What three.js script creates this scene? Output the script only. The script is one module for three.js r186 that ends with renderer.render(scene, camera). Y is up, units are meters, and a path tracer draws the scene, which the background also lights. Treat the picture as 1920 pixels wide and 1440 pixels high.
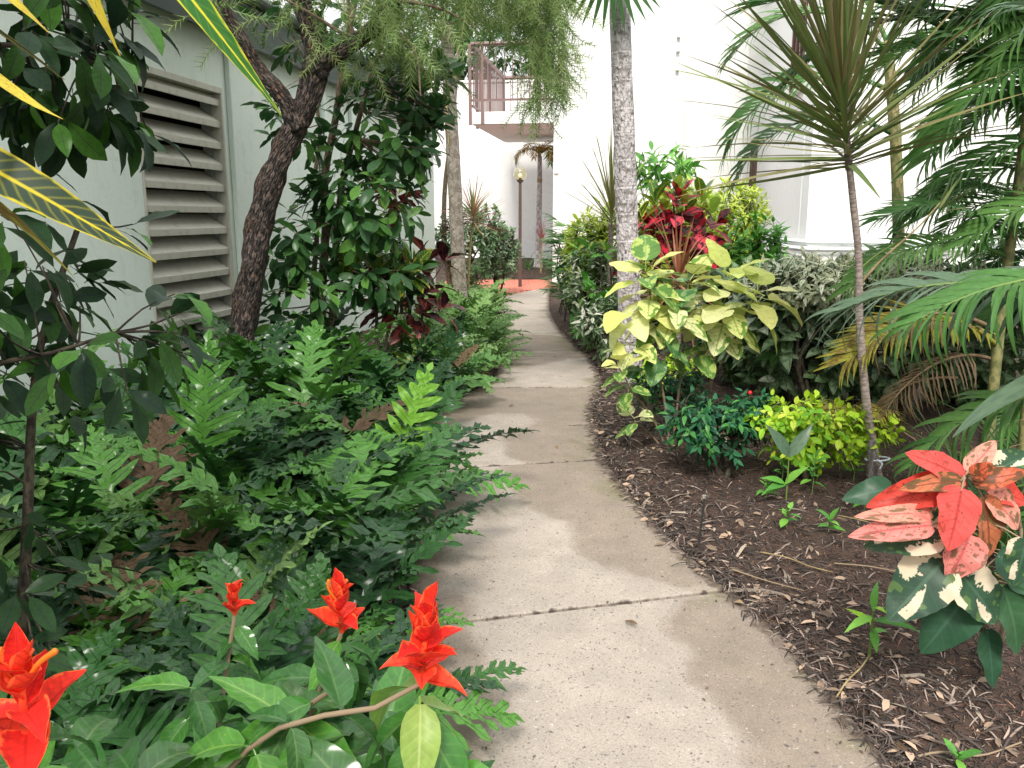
import * as THREE from 'three';
import { mergeGeometries, toCreasedNormals } from 'three/addons/utils/BufferGeometryUtils.js';

// ---------------------------------------------------------------- camera, sky, sun, exposure
const scene = new THREE.Scene();
const camera = new THREE.PerspectiveCamera(49.85, 4 / 3, 0.05, 300);
camera.position.set(0, 1.6, 0);
camera.rotation.set(-11.5 * Math.PI / 180, 0, 0);
const renderer = new THREE.WebGLRenderer({ antialias: true });
renderer.toneMapping = THREE.LinearToneMapping;
renderer.toneMappingExposure = 2.8;
renderer.shadowMap.enabled = true;
{ // bright even overcast sky, a little brighter overhead
  const w = 64, h = 32, d = new Float32Array(w * h * 4);
  for (let y = 0; y < h; y++) for (let x = 0; x < w; x++) {
    const el = Math.max(0, Math.sin(((y + .5) / h - .5) * Math.PI)), l = (1 + 2 * el) / 3 * .92, o = (y * w + x) * 4;
    d[o] = l; d[o + 1] = l; d[o + 2] = l * 1.01; d[o + 3] = 1;
  }
  const sky = new THREE.DataTexture(d, w, h, THREE.RGBAFormat, THREE.FloatType);
  sky.mapping = THREE.EquirectangularReflectionMapping; sky.magFilter = THREE.LinearFilter; sky.needsUpdate = true;
  scene.background = sky; scene.environment = sky;
}
const sun = new THREE.DirectionalLight(0xfff8ee, 1.5);
sun.position.set(-2.5, 20, 10); sun.target.position.set(0, 0, -8);
sun.castShadow = true; sun.shadow.radius = 24; sun.shadow.mapSize.set(2048, 2048);
Object.assign(sun.shadow.camera, { left: -25, right: 25, top: 25, bottom: -25, near: 1, far: 80 });
scene.add(sun, sun.target);

// ---------------------------------------------------------------- helpers
let seed = 7;
const rnd = () => { seed = (seed + 0x6d2b79f5) | 0; let t = Math.imul(seed ^ (seed >>> 15), 1 | seed); t = (t + Math.imul(t ^ (t >>> 7), 61 | t)) ^ t; return ((t ^ (t >>> 14)) >>> 0) / 4294967296; };
const R = (a, b) => a + (b - a) * rnd(), pick = (a) => a[Math.floor(rnd() * a.length)];
const V = (x, y, z) => new THREE.Vector3(x, y, z), v3 = (a) => V(a[0], a[1], a[2]);
const lerp = (a, b, t) => a + (b - a) * t, clamp = (x, a = 0, b = 1) => Math.min(b, Math.max(a, x)), smooth = (a, b, x) => { const t = clamp((x - a) / (b - a)); return t * t * (3 - 2 * t); };
const hash = (x, y) => { let h = Math.imul(x, 374761393) ^ Math.imul(y, 668265263); h = Math.imul(h ^ (h >>> 13), 1274126177); return ((h ^ (h >>> 16)) >>> 0) / 4294967296; };
const vn = (x, y) => { const i = Math.floor(x), j = Math.floor(y), u = x - i, v = y - j, a = u * u * (3 - 2 * u), b = v * v * (3 - 2 * v); return lerp(lerp(hash(i, j), hash(i + 1, j), a), lerp(hash(i, j + 1), hash(i + 1, j + 1), a), b); };
const fbm = (x, y, o = 4) => { let s = 0, k = .5, n = 0; for (let i = 0; i < o; i++) { s += k * vn(x, y); n += k; x = x * 2.03 + 17; y = y * 2.03 + 5; k *= .5; } return s / n; };
const UP = V(0, 1, 0);
const taken = {};
const numbered = (n) => { const k = taken[n] = (taken[n] ?? -1) + 1; return k ? n + '_' + String(k).padStart(3, '0') : n; };
const GA = 2.39996;

function thing(name, label, category, p = [0, 0, 0], group, turn = 0) {
  const o = new THREE.Group(); o.name = numbered(name); o.position.set(...p); o.rotation.y = turn;
  o.userData = { label, category }; if (group) o.userData.group = group;
  scene.add(o); return o;
}
function part(parent, name, geo, mat) { const m = new THREE.Mesh(geo, mat); m.name = name; m.castShadow = m.receiveShadow = true; parent.add(m); return m; }
function structure(name, geo, mat, label) { const m = geo ? new THREE.Mesh(geo, mat) : new THREE.Group(); m.name = name; m.castShadow = m.receiveShadow = true; m.userData = { kind: 'structure', label, category: name.replace(/_/g, ' ') }; scene.add(m); return m; }
function lone(name, label, category, geo, mat, p, group) { const m = new THREE.Mesh(geo, mat); m.name = numbered(name); m.castShadow = m.receiveShadow = true; m.userData = { label, category }; if (group) m.userData.group = group; if (p) m.position.set(...p); scene.add(m); return m; }

function tex(w, h, fn, srgb = true) {
  const d = new Uint8Array(w * h * 4);
  for (let y = 0; y < h; y++) for (let x = 0; x < w; x++) { const c = fn((x + .5) / w, (y + .5) / h, x, y), o = (y * w + x) * 4; d[o] = clamp(c[0], 0, 255); d[o + 1] = clamp(c[1], 0, 255); d[o + 2] = clamp(c[2], 0, 255); d[o + 3] = 255; }
  const t = new THREE.DataTexture(d, w, h); t.magFilter = THREE.LinearFilter; t.wrapS = t.wrapT = THREE.RepeatWrapping; if (srgb) t.colorSpace = THREE.SRGBColorSpace; t.needsUpdate = true; return t;
}
const mixc = (a, b, t) => [lerp(a[0], b[0], t), lerp(a[1], b[1], t), lerp(a[2], b[2], t)];
const std = (o) => new THREE.MeshStandardMaterial({ side: THREE.DoubleSide, ...o });
const leafMat = (o) => new THREE.MeshPhysicalMaterial({ side: THREE.DoubleSide, roughness: .8, specularIntensity: .35, transmission: .3, thickness: 0, clearcoat: .35, clearcoatRoughness: .35, ...o });

function tube(pts, r0, r1, o = {}) {
  const { rad = 7, seg = Math.max(2, pts.length * 3), rfn } = o, c = new THREE.CatmullRomCurve3(pts.map((p) => Array.isArray(p) ? v3(p) : p)), f = c.computeFrenetFrames(seg, false), len = c.getLength(), pos = [], uv = [], idx = [];
  let nrm = V(1, 0, .3);
  for (let i = 0; i <= seg; i++) {
    const t = i / seg, p = c.getPointAt(t), tg = f.tangents[i]; nrm = nrm.clone().addScaledVector(tg, -nrm.dot(tg)).normalize(); const b = tg.clone().cross(nrm);
    for (let j = 0; j <= rad; j++) {
      const a = j / rad * Math.PI * 2; let r = lerp(r0, r1, t); if (rfn) r *= rfn(t, j === rad ? 0 : a, t * len);
      pos.push(p.x + r * (Math.cos(a) * nrm.x + Math.sin(a) * b.x), p.y + r * (Math.cos(a) * nrm.y + Math.sin(a) * b.y), p.z + r * (Math.cos(a) * nrm.z + Math.sin(a) * b.z));
      uv.push(j / rad * 2 * Math.PI * (r0 + r1) / 2, t * len);
      if (i < seg && j < rad) { const k = i * (rad + 1) + j, n = k + rad + 1; idx.push(k, k + 1, n, k + 1, n + 1, n); }
    }
  }
  for (const [row, at] of [[0, 0], [seg, 1]]) { const p = c.getPointAt(at), k = pos.length / 3; pos.push(p.x, p.y, p.z); uv.push(0, at * len); for (let j = 0; j < rad; j++) { const q = row * (rad + 1) + j; row ? idx.push(q, q + 1, k) : idx.push(q + 1, q, k); } }
  const g = new THREE.BufferGeometry(); g.setAttribute('position', new THREE.Float32BufferAttribute(pos, 3)); g.setAttribute('uv', new THREE.Float32BufferAttribute(uv, 2)); g.setIndex(idx); g.computeVertexNormals(); return g;
}
const box = (w, h, d, x = 0, y = 0, z = 0) => new THREE.BoxGeometry(w, h, d).translate(x, y, z);
function bevelBox(w, h, d, x = 0, y = 0, z = 0, b = .006) {
  const s = new THREE.Shape(); s.moveTo(-w / 2 + b, -h / 2 + b); s.lineTo(w / 2 - b, -h / 2 + b); s.lineTo(w / 2 - b, h / 2 - b); s.lineTo(-w / 2 + b, h / 2 - b); s.closePath();
  return new THREE.ExtrudeGeometry(s, { depth: d - 2 * b, bevelEnabled: true, bevelThickness: b, bevelSize: b, bevelSegments: 1 }).translate(x, y, z - d / 2 + b);
}

// leaf: base at the origin, along +Y, upper face to +Z
const SH = {
  ovate: (t) => Math.pow(Math.sin(Math.PI * Math.pow(t, .62)), .9), obovate: (t) => Math.pow(Math.sin(Math.PI * Math.pow(t, 1.45)), .8), lance: (t) => Math.sin(Math.PI * Math.pow(t, .75)) * (1 - .25 * t), oval: (t) => Math.pow(Math.sin(Math.PI * t), .7),
  sword: (t) => Math.min(1, .55 + t * 2.2) * Math.pow(1 - t, .55), heart: (t) => Math.pow(Math.sin(Math.PI * Math.pow(t, .58)), .62), strap: (t) => Math.min(1, .25 + t * 5) * Math.pow(1 - Math.pow(t, 2.2), .8), needle: (t) => Math.min(1, .4 + t * 3) * Math.pow(1 - t, .6),
};
function strip(out, org, dir, nor, L, W, shape, o = {}) {
  const { segs = 5, fold = .2, curl = .3, wave = 0, waveN = 2.5, ph = 0, cols = 2, v0 = 0, v1 = 1, side = 0, serr = 0 } = o;
  const X = dir.clone().cross(nor).normalize(), base = out.pos.length / 3; let y = 0, z = 0;
  for (let i = 0; i <= segs; i++) {
    const t = i / segs, w = Math.max(W / 2 * shape(Math.min(.999, Math.max(.012, t))), W * .02) * (serr && i % 2 ? 1 - serr : 1), a = curl * t;
    for (let j = 0; j <= cols; j++) {
      const q = j / cols * 2 - 1, lx = w * q * Math.cos(fold) + side * t * t * L, lz = z + (cols > 3 ? q * q : Math.abs(q)) * w * Math.sin(fold) + wave * W * Math.sin(t * waveN * 6.28 + ph + (q > 0 ? 1.7 : 0)) * Math.abs(q) * Math.sin(Math.PI * t);
      out.pos.push(org.x + X.x * lx + dir.x * y + nor.x * lz, org.y + X.y * lx + dir.y * y + nor.y * lz, org.z + X.z * lx + dir.z * y + nor.z * lz); out.uv.push(j / cols, lerp(v0, v1, t));
      if (i < segs && j < cols) { const k = base + i * (cols + 1) + j, n = k + cols + 1; out.idx.push(k, k + 1, n, k + 1, n + 1, n); }
    }
    const a2 = a + curl / segs / 2; y += L / segs * Math.cos(a2); z -= L / segs * Math.sin(a2);
  }
}
const bag = () => ({ pos: [], uv: [], idx: [] });
function geoOf(o) { const g = new THREE.BufferGeometry(); g.setAttribute('position', new THREE.Float32BufferAttribute(o.pos, 3)); g.setAttribute('uv', new THREE.Float32BufferAttribute(o.uv, 2)); g.setIndex(o.idx); g.computeVertexNormals(); return g; }
function leafGeo(L, W, shape, o = {}) {
  const b = bag(), pet = o.petiole || 0;
  if (pet) strip(b, V(0, 0, 0), V(0, 1, 0), V(0, 0, 1), pet, o.petW || .006, () => 1, { segs: 1, cols: 2, fold: -.7, curl: 0, v0: .02, v1: .04 });
  strip(b, V(0, pet, 0), V(0, 1, 0), V(0, 0, 1), L, W, shape, o); return geoOf(b);
}
const variants = (n, f) => Array.from({ length: n }, (_, i) => f(i));
const M4 = new THREE.Matrix4(), Q4 = new THREE.Quaternion();
function basis(pos, dir, up, s = 1, m = new THREE.Matrix4()) {
  const Y = dir.clone().normalize(); let Z = up.clone().addScaledVector(Y, -up.dot(Y)); if (Z.lengthSq() < 1e-4) Z = V(1, 0, 0).addScaledVector(Y, -Y.x); Z.normalize();
  const X = Y.clone().cross(Z); return m.makeBasis(X.multiplyScalar(s), Y.multiplyScalar(s), Z.multiplyScalar(s)).setPosition(pos);
}
function put(parent, name, geo, mat, pos, dir, up, s = 1) { const m = part(parent, name, geo, mat); basis(pos, dir, up, s, M4).decompose(m.position, m.quaternion, m.scale); return m; }
const sph = (az, el) => V(Math.cos(az) * Math.cos(el), Math.sin(el), Math.sin(az) * Math.cos(el));
const merge = (l) => mergeGeometries(l.map((g) => g.index ? g.toNonIndexed() : g));

// many leaves on one plant: the nearest become parts, the rest one stuff part
function leaves(parent, list, o) {
  const at = parent.position, cam = V(0, 1.6, 0), most = o.most ?? 300;
  list.forEach((l) => { l.d = l.p.clone().add(at).distanceTo(cam) - (l.bias || 0); }); list.sort((a, b) => a.d - b.d);
  for (const l of list.slice(0, most)) put(parent, o.name || 'leaf', pick(o.geos), l.mat || pick(o.mats), l.p, l.dir, l.up, l.s);
  const rest = list.slice(most);
  if (rest.length) {
    const im = new THREE.InstancedMesh(o.geos[0], o.mats[0], rest.length), c = new THREE.Color(); im.name = 'foliage'; im.castShadow = im.receiveShadow = true; im.userData.kind = 'stuff';
    rest.forEach((l, i) => { im.setMatrixAt(i, basis(l.p, l.dir, l.up, l.s, M4)); const k = R(.8, 1.2); im.setColorAt(i, c.setRGB(k * R(.92, 1.08), k, k * R(.85, 1.1))); });
    parent.add(im);
  }
}
function whorl(list, p, axis, k, o = {}) {
  const { size = 1, open = [.7, 1.5], droop = .3, off = .02 } = o, a0 = R(0, 6.28), A = axis.clone().normalize(), X = A.clone().cross(Math.abs(A.y) > .9 ? V(1, 0, 0) : UP).normalize(), Y = A.clone().cross(X);
  for (let i = 0; i < k; i++) {
    const az = a0 + i * GA, el = lerp(open[0], open[1], (i + R(-.3, .3)) / k), rad = X.clone().multiplyScalar(Math.cos(az)).addScaledVector(Y, Math.sin(az));
    const dir = A.clone().multiplyScalar(Math.cos(el)).addScaledVector(rad, Math.sin(el)); dir.y -= droop * R(.4, 1.3); dir.normalize();
    list.push({ p: p.clone().addScaledVector(A, -off * i), dir, up: A.clone().addScaledVector(UP, .9).add(V(R(-.4, .4), 0, R(-.4, .4))), s: size * R(.72, 1.15) });
  }
}

// ---------------------------------------------------------------- surface materials
const plasterBump = tex(256, 256, (u, v, x, y) => { const n = 110 + 80 * fbm(x / 3, y / 3, 2) + 60 * fbm(x / 32, y / 32, 2); return [n, n, n]; }, false);
const dirtyPaint = (c, amt) => tex(512, 512, (u, v, x, y) => {
  const st = smooth(.56, .78, fbm(x / 30, y / 60, 4)) * amt + smooth(.62, .8, fbm(x / 40 + 9, y / 40, 4)) * amt * .7, k = 1 + (fbm(x / 5, y / 5, 2) - .5) * .03;
  return mixc(c.map((q) => q * k), [118, 118, 98], st * .5);
});
const mWallGreen = std({ map: dirtyPaint([214, 225, 216], .12), bumpMap: plasterBump, bumpScale: .004, roughness: .8 });
const mWallWhite = std({ map: dirtyPaint([236, 237, 235], .1), bumpMap: plasterBump, bumpScale: .004, roughness: .8 });
const mLouvre = std({ map: dirtyPaint([186, 185, 172], .4), roughness: .6 });
const mDark = std({ color: 0x2a2b29, roughness: .9 });
const mFascia = std({ map: dirtyPaint([32, 54, 48], .1), roughness: .5 });
const mRoof = std({ color: 0x4a5a52, roughness: .7 });
const mRail = std({ color: 0x7d6461, roughness: .45 });
const mSoffit = std({ color: 0xf2ebe6, roughness: .8 });
const mBrown = std({ color: 0x5e4038, roughness: .5 });
const mPane = new THREE.MeshPhysicalMaterial({ color: 0xdde6e8, roughness: .05, transmission: 1, thickness: 0, ior: 1.5 });
const mPipe = std({ color: 0xdfe6e4, roughness: .45 });
function planar(geo, k = 1) { // uv in metres from the larger faces
  const g = geo.index ? geo.toNonIndexed() : geo, p = g.attributes.position, n = g.attributes.normal, uv = new Float32Array(p.count * 2);
  for (let i = 0; i < p.count; i++) { const ax = Math.abs(n.getX(i)), ay = Math.abs(n.getY(i)), az = Math.abs(n.getZ(i)); const a = ax > ay && ax > az ? [p.getZ(i), p.getY(i)] : ay > az ? [p.getX(i), p.getZ(i)] : [p.getX(i), p.getY(i)]; uv[i * 2] = a[0] * k; uv[i * 2 + 1] = a[1] * k; }
  g.setAttribute('uv', new THREE.BufferAttribute(uv, 2)); return g;
}

// ---------------------------------------------------------------- path outline (metres, at ground level: [z, x])
const EDGE_R = [[1.5, 1.36], [0, 1.3], [-1, 1.24], [-2.08, 1.15], [-2.5, 1.106], [-2.92, 1.065], [-3.44, .93], [-4.01, .795], [-4.59, .71], [-5.22, .635], [-5.89, .637], [-6.74, .68], [-7.38, .79], [-8, .885], [-8.72, .915], [-9.5, .9], [-10.2, .832], [-11.95, .68], [-14.4, .66], [-18, .82], [-19.6, .95]];
const EDGE_L = [[1.5, -.02], [0, -.08], [-1, -.16], [-2.17, -.252], [-2.56, -.328], [-3.09, -.411], [-3.5, -.475], [-4.01, -.53], [-4.59, -.575], [-5.22, -.6], [-6.2, -.66], [-6.84, -.64], [-7.38, -.43], [-7.86, -.26], [-8.72, -.145], [-9.79, -.128], [-11.67, -.19], [-13.6, -.264], [-15.78, -.33], [-18.3, -.35], [-19.6, -.35]];
const edge = (E, z) => { for (let i = 1; i < E.length; i++) if (z >= E[i][0]) { const t = clamp((z - E[i - 1][0]) / (E[i][0] - E[i - 1][0])); const a = E[Math.max(0, i - 2)][1], b = E[i - 1][1], c = E[i][1], d = E[Math.min(E.length - 1, i + 1)][1]; return b + .5 * t * (c - a + t * (2 * a - 5 * b + 4 * c - d + t * (3 * (b - c) + d - a))); } return E[E.length - 1][1]; };
const xr = (z) => edge(EDGE_R, z), xl = (z) => edge(EDGE_L, z);
const wallX = (z) => -1.47 - (16 + z) * .1512;
const brickArc = (x) => { const t = clamp((x + .33) / 1.25); return lerp(-15.8, -19.05, Math.pow(t, .62)); };
function groundY(x, z) {
  const a = xl(z) - x, b = x - xr(z), out = z < -21.4 ? 1 : z < -18.7 ? Math.max(a - 1.3, b - 1.5) : z < -15.1 ? Math.max(a - 1.3, b) : Math.max(a, b), s = smooth(-.06, .05, out);
  const n = (fbm(x * 2.3 + 40, z * 2.3, 3) - .5) * .09 + (fbm(x * 11, z * 11, 2) - .5) * .045;
  return lerp(-.07, .012 + n * smooth(0, .3, out) + smooth(-21.4, -24.5, z) * .3, s);
}

// ---------------------------------------------------------------- ground
const mulchPair = (() => {
  const S = 1024, cv = document.createElement('canvas'); cv.width = cv.height = S; const c = cv.getContext('2d');
  c.fillStyle = 'rgb(64,48,39)'; c.fillRect(0, 0, S, S);
  for (let i = 0; i < 15000; i++) {
    const x = R(0, S), y = R(0, S), l = R(4, 30), a = R(0, 6.28), k = rnd(), b = k < .6 ? R(.3, .9) : k < .93 ? R(.9, 1.8) : R(2, 3.2);
    c.strokeStyle = `rgb(${Math.min(200, 74 * b) | 0},${Math.min(170, 55 * b) | 0},${Math.min(150, 45 * b) | 0})`; c.lineWidth = R(.8, 4);
    for (const dx of [0, -S, S]) for (const dy of [0, -S, S]) { if (x + dx < -40 || x + dx > S + 40 || y + dy < -40 || y + dy > S + 40) continue; c.beginPath(); c.moveTo(x + dx, y + dy); c.quadraticCurveTo(x + dx + Math.cos(a) * l / 2 + R(-4, 4), y + dy + Math.sin(a) * l / 2 + R(-4, 4), x + dx + Math.cos(a) * l, y + dy + Math.sin(a) * l); c.stroke(); }
  }
  const t = new THREE.CanvasTexture(cv); t.wrapS = t.wrapT = THREE.RepeatWrapping; t.colorSpace = THREE.SRGBColorSpace;
  const b = new THREE.CanvasTexture(cv); b.wrapS = b.wrapT = THREE.RepeatWrapping; return [t, b];
})();
const mMulch = std({ map: mulchPair[0], bumpMap: mulchPair[1], bumpScale: .05, roughness: .95 });
{
  const ax = (lo, hi, f0, f1, st, coarse) => { const a = []; for (let x = lo; x < f0; x += coarse) a.push(x); for (let x = f0; x < f1; x += st) a.push(x); for (let x = f1; x <= hi + .01; x += coarse) a.push(x); return a; };
  const xs = ax(-80, 80, -5, 6, .09, 5), zs = ax(-110, 40, -27, 1, .09, 6), pos = [], uv = [], idx = [];
  zs.forEach((z, j) => xs.forEach((x, i) => { pos.push(x, groundY(x, z), z); uv.push(x / 1.7, z / 1.7); if (i < xs.length - 1 && j < zs.length - 1) { const k = j * xs.length + i, n = k + xs.length; idx.push(k, n, k + 1, k + 1, n, n + 1); } }));
  const g = new THREE.BufferGeometry(); g.setAttribute('position', new THREE.Float32BufferAttribute(pos, 3)); g.setAttribute('uv', new THREE.Float32BufferAttribute(uv, 2)); g.setIndex(idx); g.computeVertexNormals();
  structure('ground', g, mMulch, 'dark brown bark mulch covering the garden beds');
}

// ---------------------------------------------------------------- concrete path: slabs with recessed joints
const inPoly = (x, z, P) => { let c = false; for (let i = 0, j = P.length - 1; i < P.length; j = i++) if ((P[i][1] > z) !== (P[j][1] > z) && x < (P[j][0] - P[i][0]) * (z - P[i][1]) / (P[j][1] - P[i][1]) + P[i][0]) c = !c; return c; };
// rain-damp patches still drying, as outlines on the slabs
const DAMP = [
  [[.78, -1], [.72, -2.1], [.66, -2.6], [.62, -3.02], [.74, -3.3], [1.2, -3.3], [1.6, -1]],
  [[-.6, -1], [-.08, -1], [-.1, -2.2], [-.03, -2.6], [-.16, -2.95], [-.2, -3.3], [-.9, -3.3]],
  [[-.9, -3.1], [-.33, -3.1], [-.3, -3.5], [-.4, -4.1], [-.46, -4.8], [-.9, -4.9]],
  [[-.05, -5.15], [.03, -4.6], [.16, -4.3], [.3, -4.16], [.35, -3.95], [.33, -3.75], [.42, -3.6], [.6, -3.5], [.75, -3.38], [1.5, -3.4], [1, -5.3], [.2, -5.3]],
  [[.1, -5.2], [-.06, -5.55], [-.03, -5.95], [.13, -6.2], [.2, -6.45], [.08, -6.66], [-.2, -6.6], [-.42, -6.35], [-.55, -6.2], [-.8, -6.1], [-.9, -7.72], [1, -7.72], [1, -5.2]],
  [[-.5, -8.9], [.05, -8.75], [.4, -8.95], [.62, -9.3], [1.2, -9.5], [1.2, -9.75], [-.5, -9.75]],
  [[-.5, -9.8], [1.2, -9.8], [1.2, -10.9], [.5, -11.2], [.2, -11.3], [-.1, -11.7], [-.5, -12]],
];
function damp(x, z) {
  const wx = x + (fbm(x * 6, z * 6, 3) - .5) * .14, wz = z + (fbm(x * 6 + 30, z * 6 + 9, 3) - .5) * .16; let s = 0, n = 0;
  for (const [ox, oz] of [[0, 0], [.03, .012], [-.028, .022], [.01, -.034], [-.02, -.03], [.024, .036]]) { n++; for (const P of DAMP) if (inPoly(wx + ox, wz + oz, P)) { s++; break; } }
  return s / n;
}
function concrete(x0, x1, z0, z1, w, h, joints) { // colour by place
  return tex(w, h, (u, v) => {
    const x = lerp(x0, x1, u), z = lerp(z0, z1, v), d = damp(x, z), n = fbm(x * 9, z * 9, 4) - .5, m = fbm(x * 2.2, z * 2.2, 3) - .5; let c = mixc([159, 149, 138], [130, 118, 105], d * .85);
    const alg = smooth(.5, .75, fbm(x * 3 + 7, z * 3, 4)) * smooth(.3, .05, Math.min(x - xl(z), xr(z) - x) + (fbm(x * 8, z * 8, 2) - .5) * .25); c = mixc(c, [104, 102, 70], alg * .55);
    const dirt = smooth(.09, 0, Math.min(x - xl(z), xr(z) - x) + (fbm(x * 25, z * 25, 3) - .5) * .12); c = mixc(c, [66, 52, 42], dirt * .75);
    for (const [a, b] of joints) { const zj = lerp(a, b, (x - xl(z)) / (xr(z) - xl(z))), q = Math.abs(z - zj) + (fbm(x * 30, z * 30, 3) - .5) * .04; c = mixc(c, [58, 48, 42], smooth(.016, .002, q) * .8); }
    const k = 1 + n * .14 + m * .12; c = c.map((q) => q * k);
    const a = vn(x * 170, z * 170), b = vn(x * 420 + 3, z * 420), e = vn(x * 90 + 60, z * 90); if (a > .82) c = mixc(c, [96, 90, 90], (a - .82) * 7); if (a < .12) c = mixc(c, [226, 216, 204], (.12 - a) * 5); if (e > .93) c = mixc(c, [74, 70, 76], (e - .93) * 14);
    return c.map((q) => q * (.9 + b * .2));
  });
}
const concBump = tex(512, 512, (u, v, x, y) => { const n = 90 + 110 * fbm(x / 2.5, y / 2.5, 2) + 50 * fbm(x / 40, y / 40, 2) - (hash(x >> 1, y >> 1) > .985 ? 60 : 0); return [n, n, n]; }, false);
concBump.repeat.set(1, 1);
const path = structure('path', null, null, 'curving pale concrete garden path with damp patches');
{
  // joints: [z at left edge, z at right edge]
  const J = [[1.4, 1.4], [-1.02, -.98], [-3.02, -3.36], [-5.1, -5.33], [-7.7, -7.72], [-9.47, -9.47], [-11.2, -11.5], [-13.7, -13.8], [-16, -16], [-19.2, -19.2]];
  for (let s = 0; s < J.length - 1; s++) {
    const g = s ? .01 : 0, rows = Math.ceil((J[s][0] - J[s + 1][0]) / .09), cols = 14, pos = [], uv = [], idx = [];
    const x0 = -.95, x1 = 1.45, z0 = Math.min(J[s + 1][0], J[s + 1][1]) - .05, z1 = Math.max(J[s][0], J[s][1]) + .05, b = .008;
    const P = (u, v, y) => { const zl = lerp(J[s][0] - g, J[s + 1][0] + g, v), zr = lerp(J[s][1] - g, J[s + 1][1] + g, v), z = lerp(zl, zr, u); let xa = xl(zl), xb = xr(zr); if (z < -15.6) { const q = smooth(-15.8, -19.05, z); xa = Math.max(xa, lerp(-.33, .95, Math.pow(clamp((-15.8 - z) / 3.25), 1 / .62))); } const jag = (w) => (fbm(w * 9, 3, 3) - .5) * .022; xa += jag(zl); xb += jag(zr + 50); return [lerp(xa, xb, u), y + (fbm(lerp(xa, xb, u) * 3, z * 3, 2) - .5) * .004, z]; };
    const U = [0, .006, ...variants(cols - 1, (i) => (i + 1) / cols), .994, 1], W = [0, .004, ...variants(rows - 1, (i) => (i + 1) / rows), .996, 1];
    const add = (p) => { pos.push(...p); uv.push((p[0] - x0) / (x1 - x0), (p[2] - z0) / (z1 - z0)); return pos.length / 3 - 1; };
    const grid = W.map((v, j) => U.map((u, i) => add(P(u, v, (i === 0 || i === U.length - 1 || j === 0 || j === W.length - 1) ? -b : 0))));
    for (let j = 0; j < W.length - 1; j++) for (let i = 0; i < U.length - 1; i++) { const a = grid[j][i], c = grid[j][i + 1], d = grid[j + 1][i], e = grid[j + 1][i + 1]; idx.push(a, c, d, c, e, d); }
    const rim = [...grid[0], ...grid.slice(1).map((r) => r[r.length - 1]), ...grid[grid.length - 1].slice(0, -1).reverse(), ...grid.slice(1, -1).map((r) => r[0]).reverse()];
    const low = rim.map((k) => add([pos[k * 3], -.1, pos[k * 3 + 2]]));
    rim.forEach((k, i) => { const n = (i + 1) % rim.length; idx.push(k, low[i], rim[n], rim[n], low[i], low[n]); });
    const ge = new THREE.BufferGeometry(); ge.setAttribute('position', new THREE.Float32BufferAttribute(pos, 3)); ge.setAttribute('uv', new THREE.Float32BufferAttribute(uv, 2)); ge.setIndex(idx); ge.computeVertexNormals();
    const hi = s >= 1 && s <= 3, map = concrete(x0, x1, z0, z1, hi ? 1280 : s === 0 ? 128 : 768, hi ? 1280 : s === 0 ? 128 : 640, [J[s], J[s + 1]]), bm = concBump.clone(); bm.repeat.set((x1 - x0) / .5, (z1 - z0) / .5);
    part(path, 'slab', ge, std({ map, bumpMap: bm, bumpScale: .003, roughness: .82 }));
  }
}
{ // red brick paving at the end of the path
  const l = [], bw = .225, bd = .11;
  for (let j = 0; j < 58; j++) for (let i = -1; i < 17; i++) {
    const x = -1.45 + i * (bw + .008) + (j % 2 ? bw / 2 : 0), z = -15.2 - j * (bd + .008); if (z < -21.35 || x > 2.3) continue;
    if (x - bw / 2 < xr(z) && (x + bw / 2 > -.33 && z > brickArc(Math.min(x + bw / 2, .92)) - .02)) continue; if (z > -16 && x > -.6) continue; if (x + bw / 2 > xr(z) && z > -18.8) continue;
    l.push(bevelBox(bw, .05, bd, x, -.03 + R(-.002, .002), z, .004));
  }
  const mBrick = std({ map: tex(256, 256, (u, v, x, y) => { const k = .8 + .4 * fbm(x / 12, y / 12, 4); return [186 * k, 112 * k, 94 * k]; }), roughness: .85 });
  structure('brick_paving', planar(merge(l)), mBrick, 'red brick paving where the path ends');
}

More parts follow.
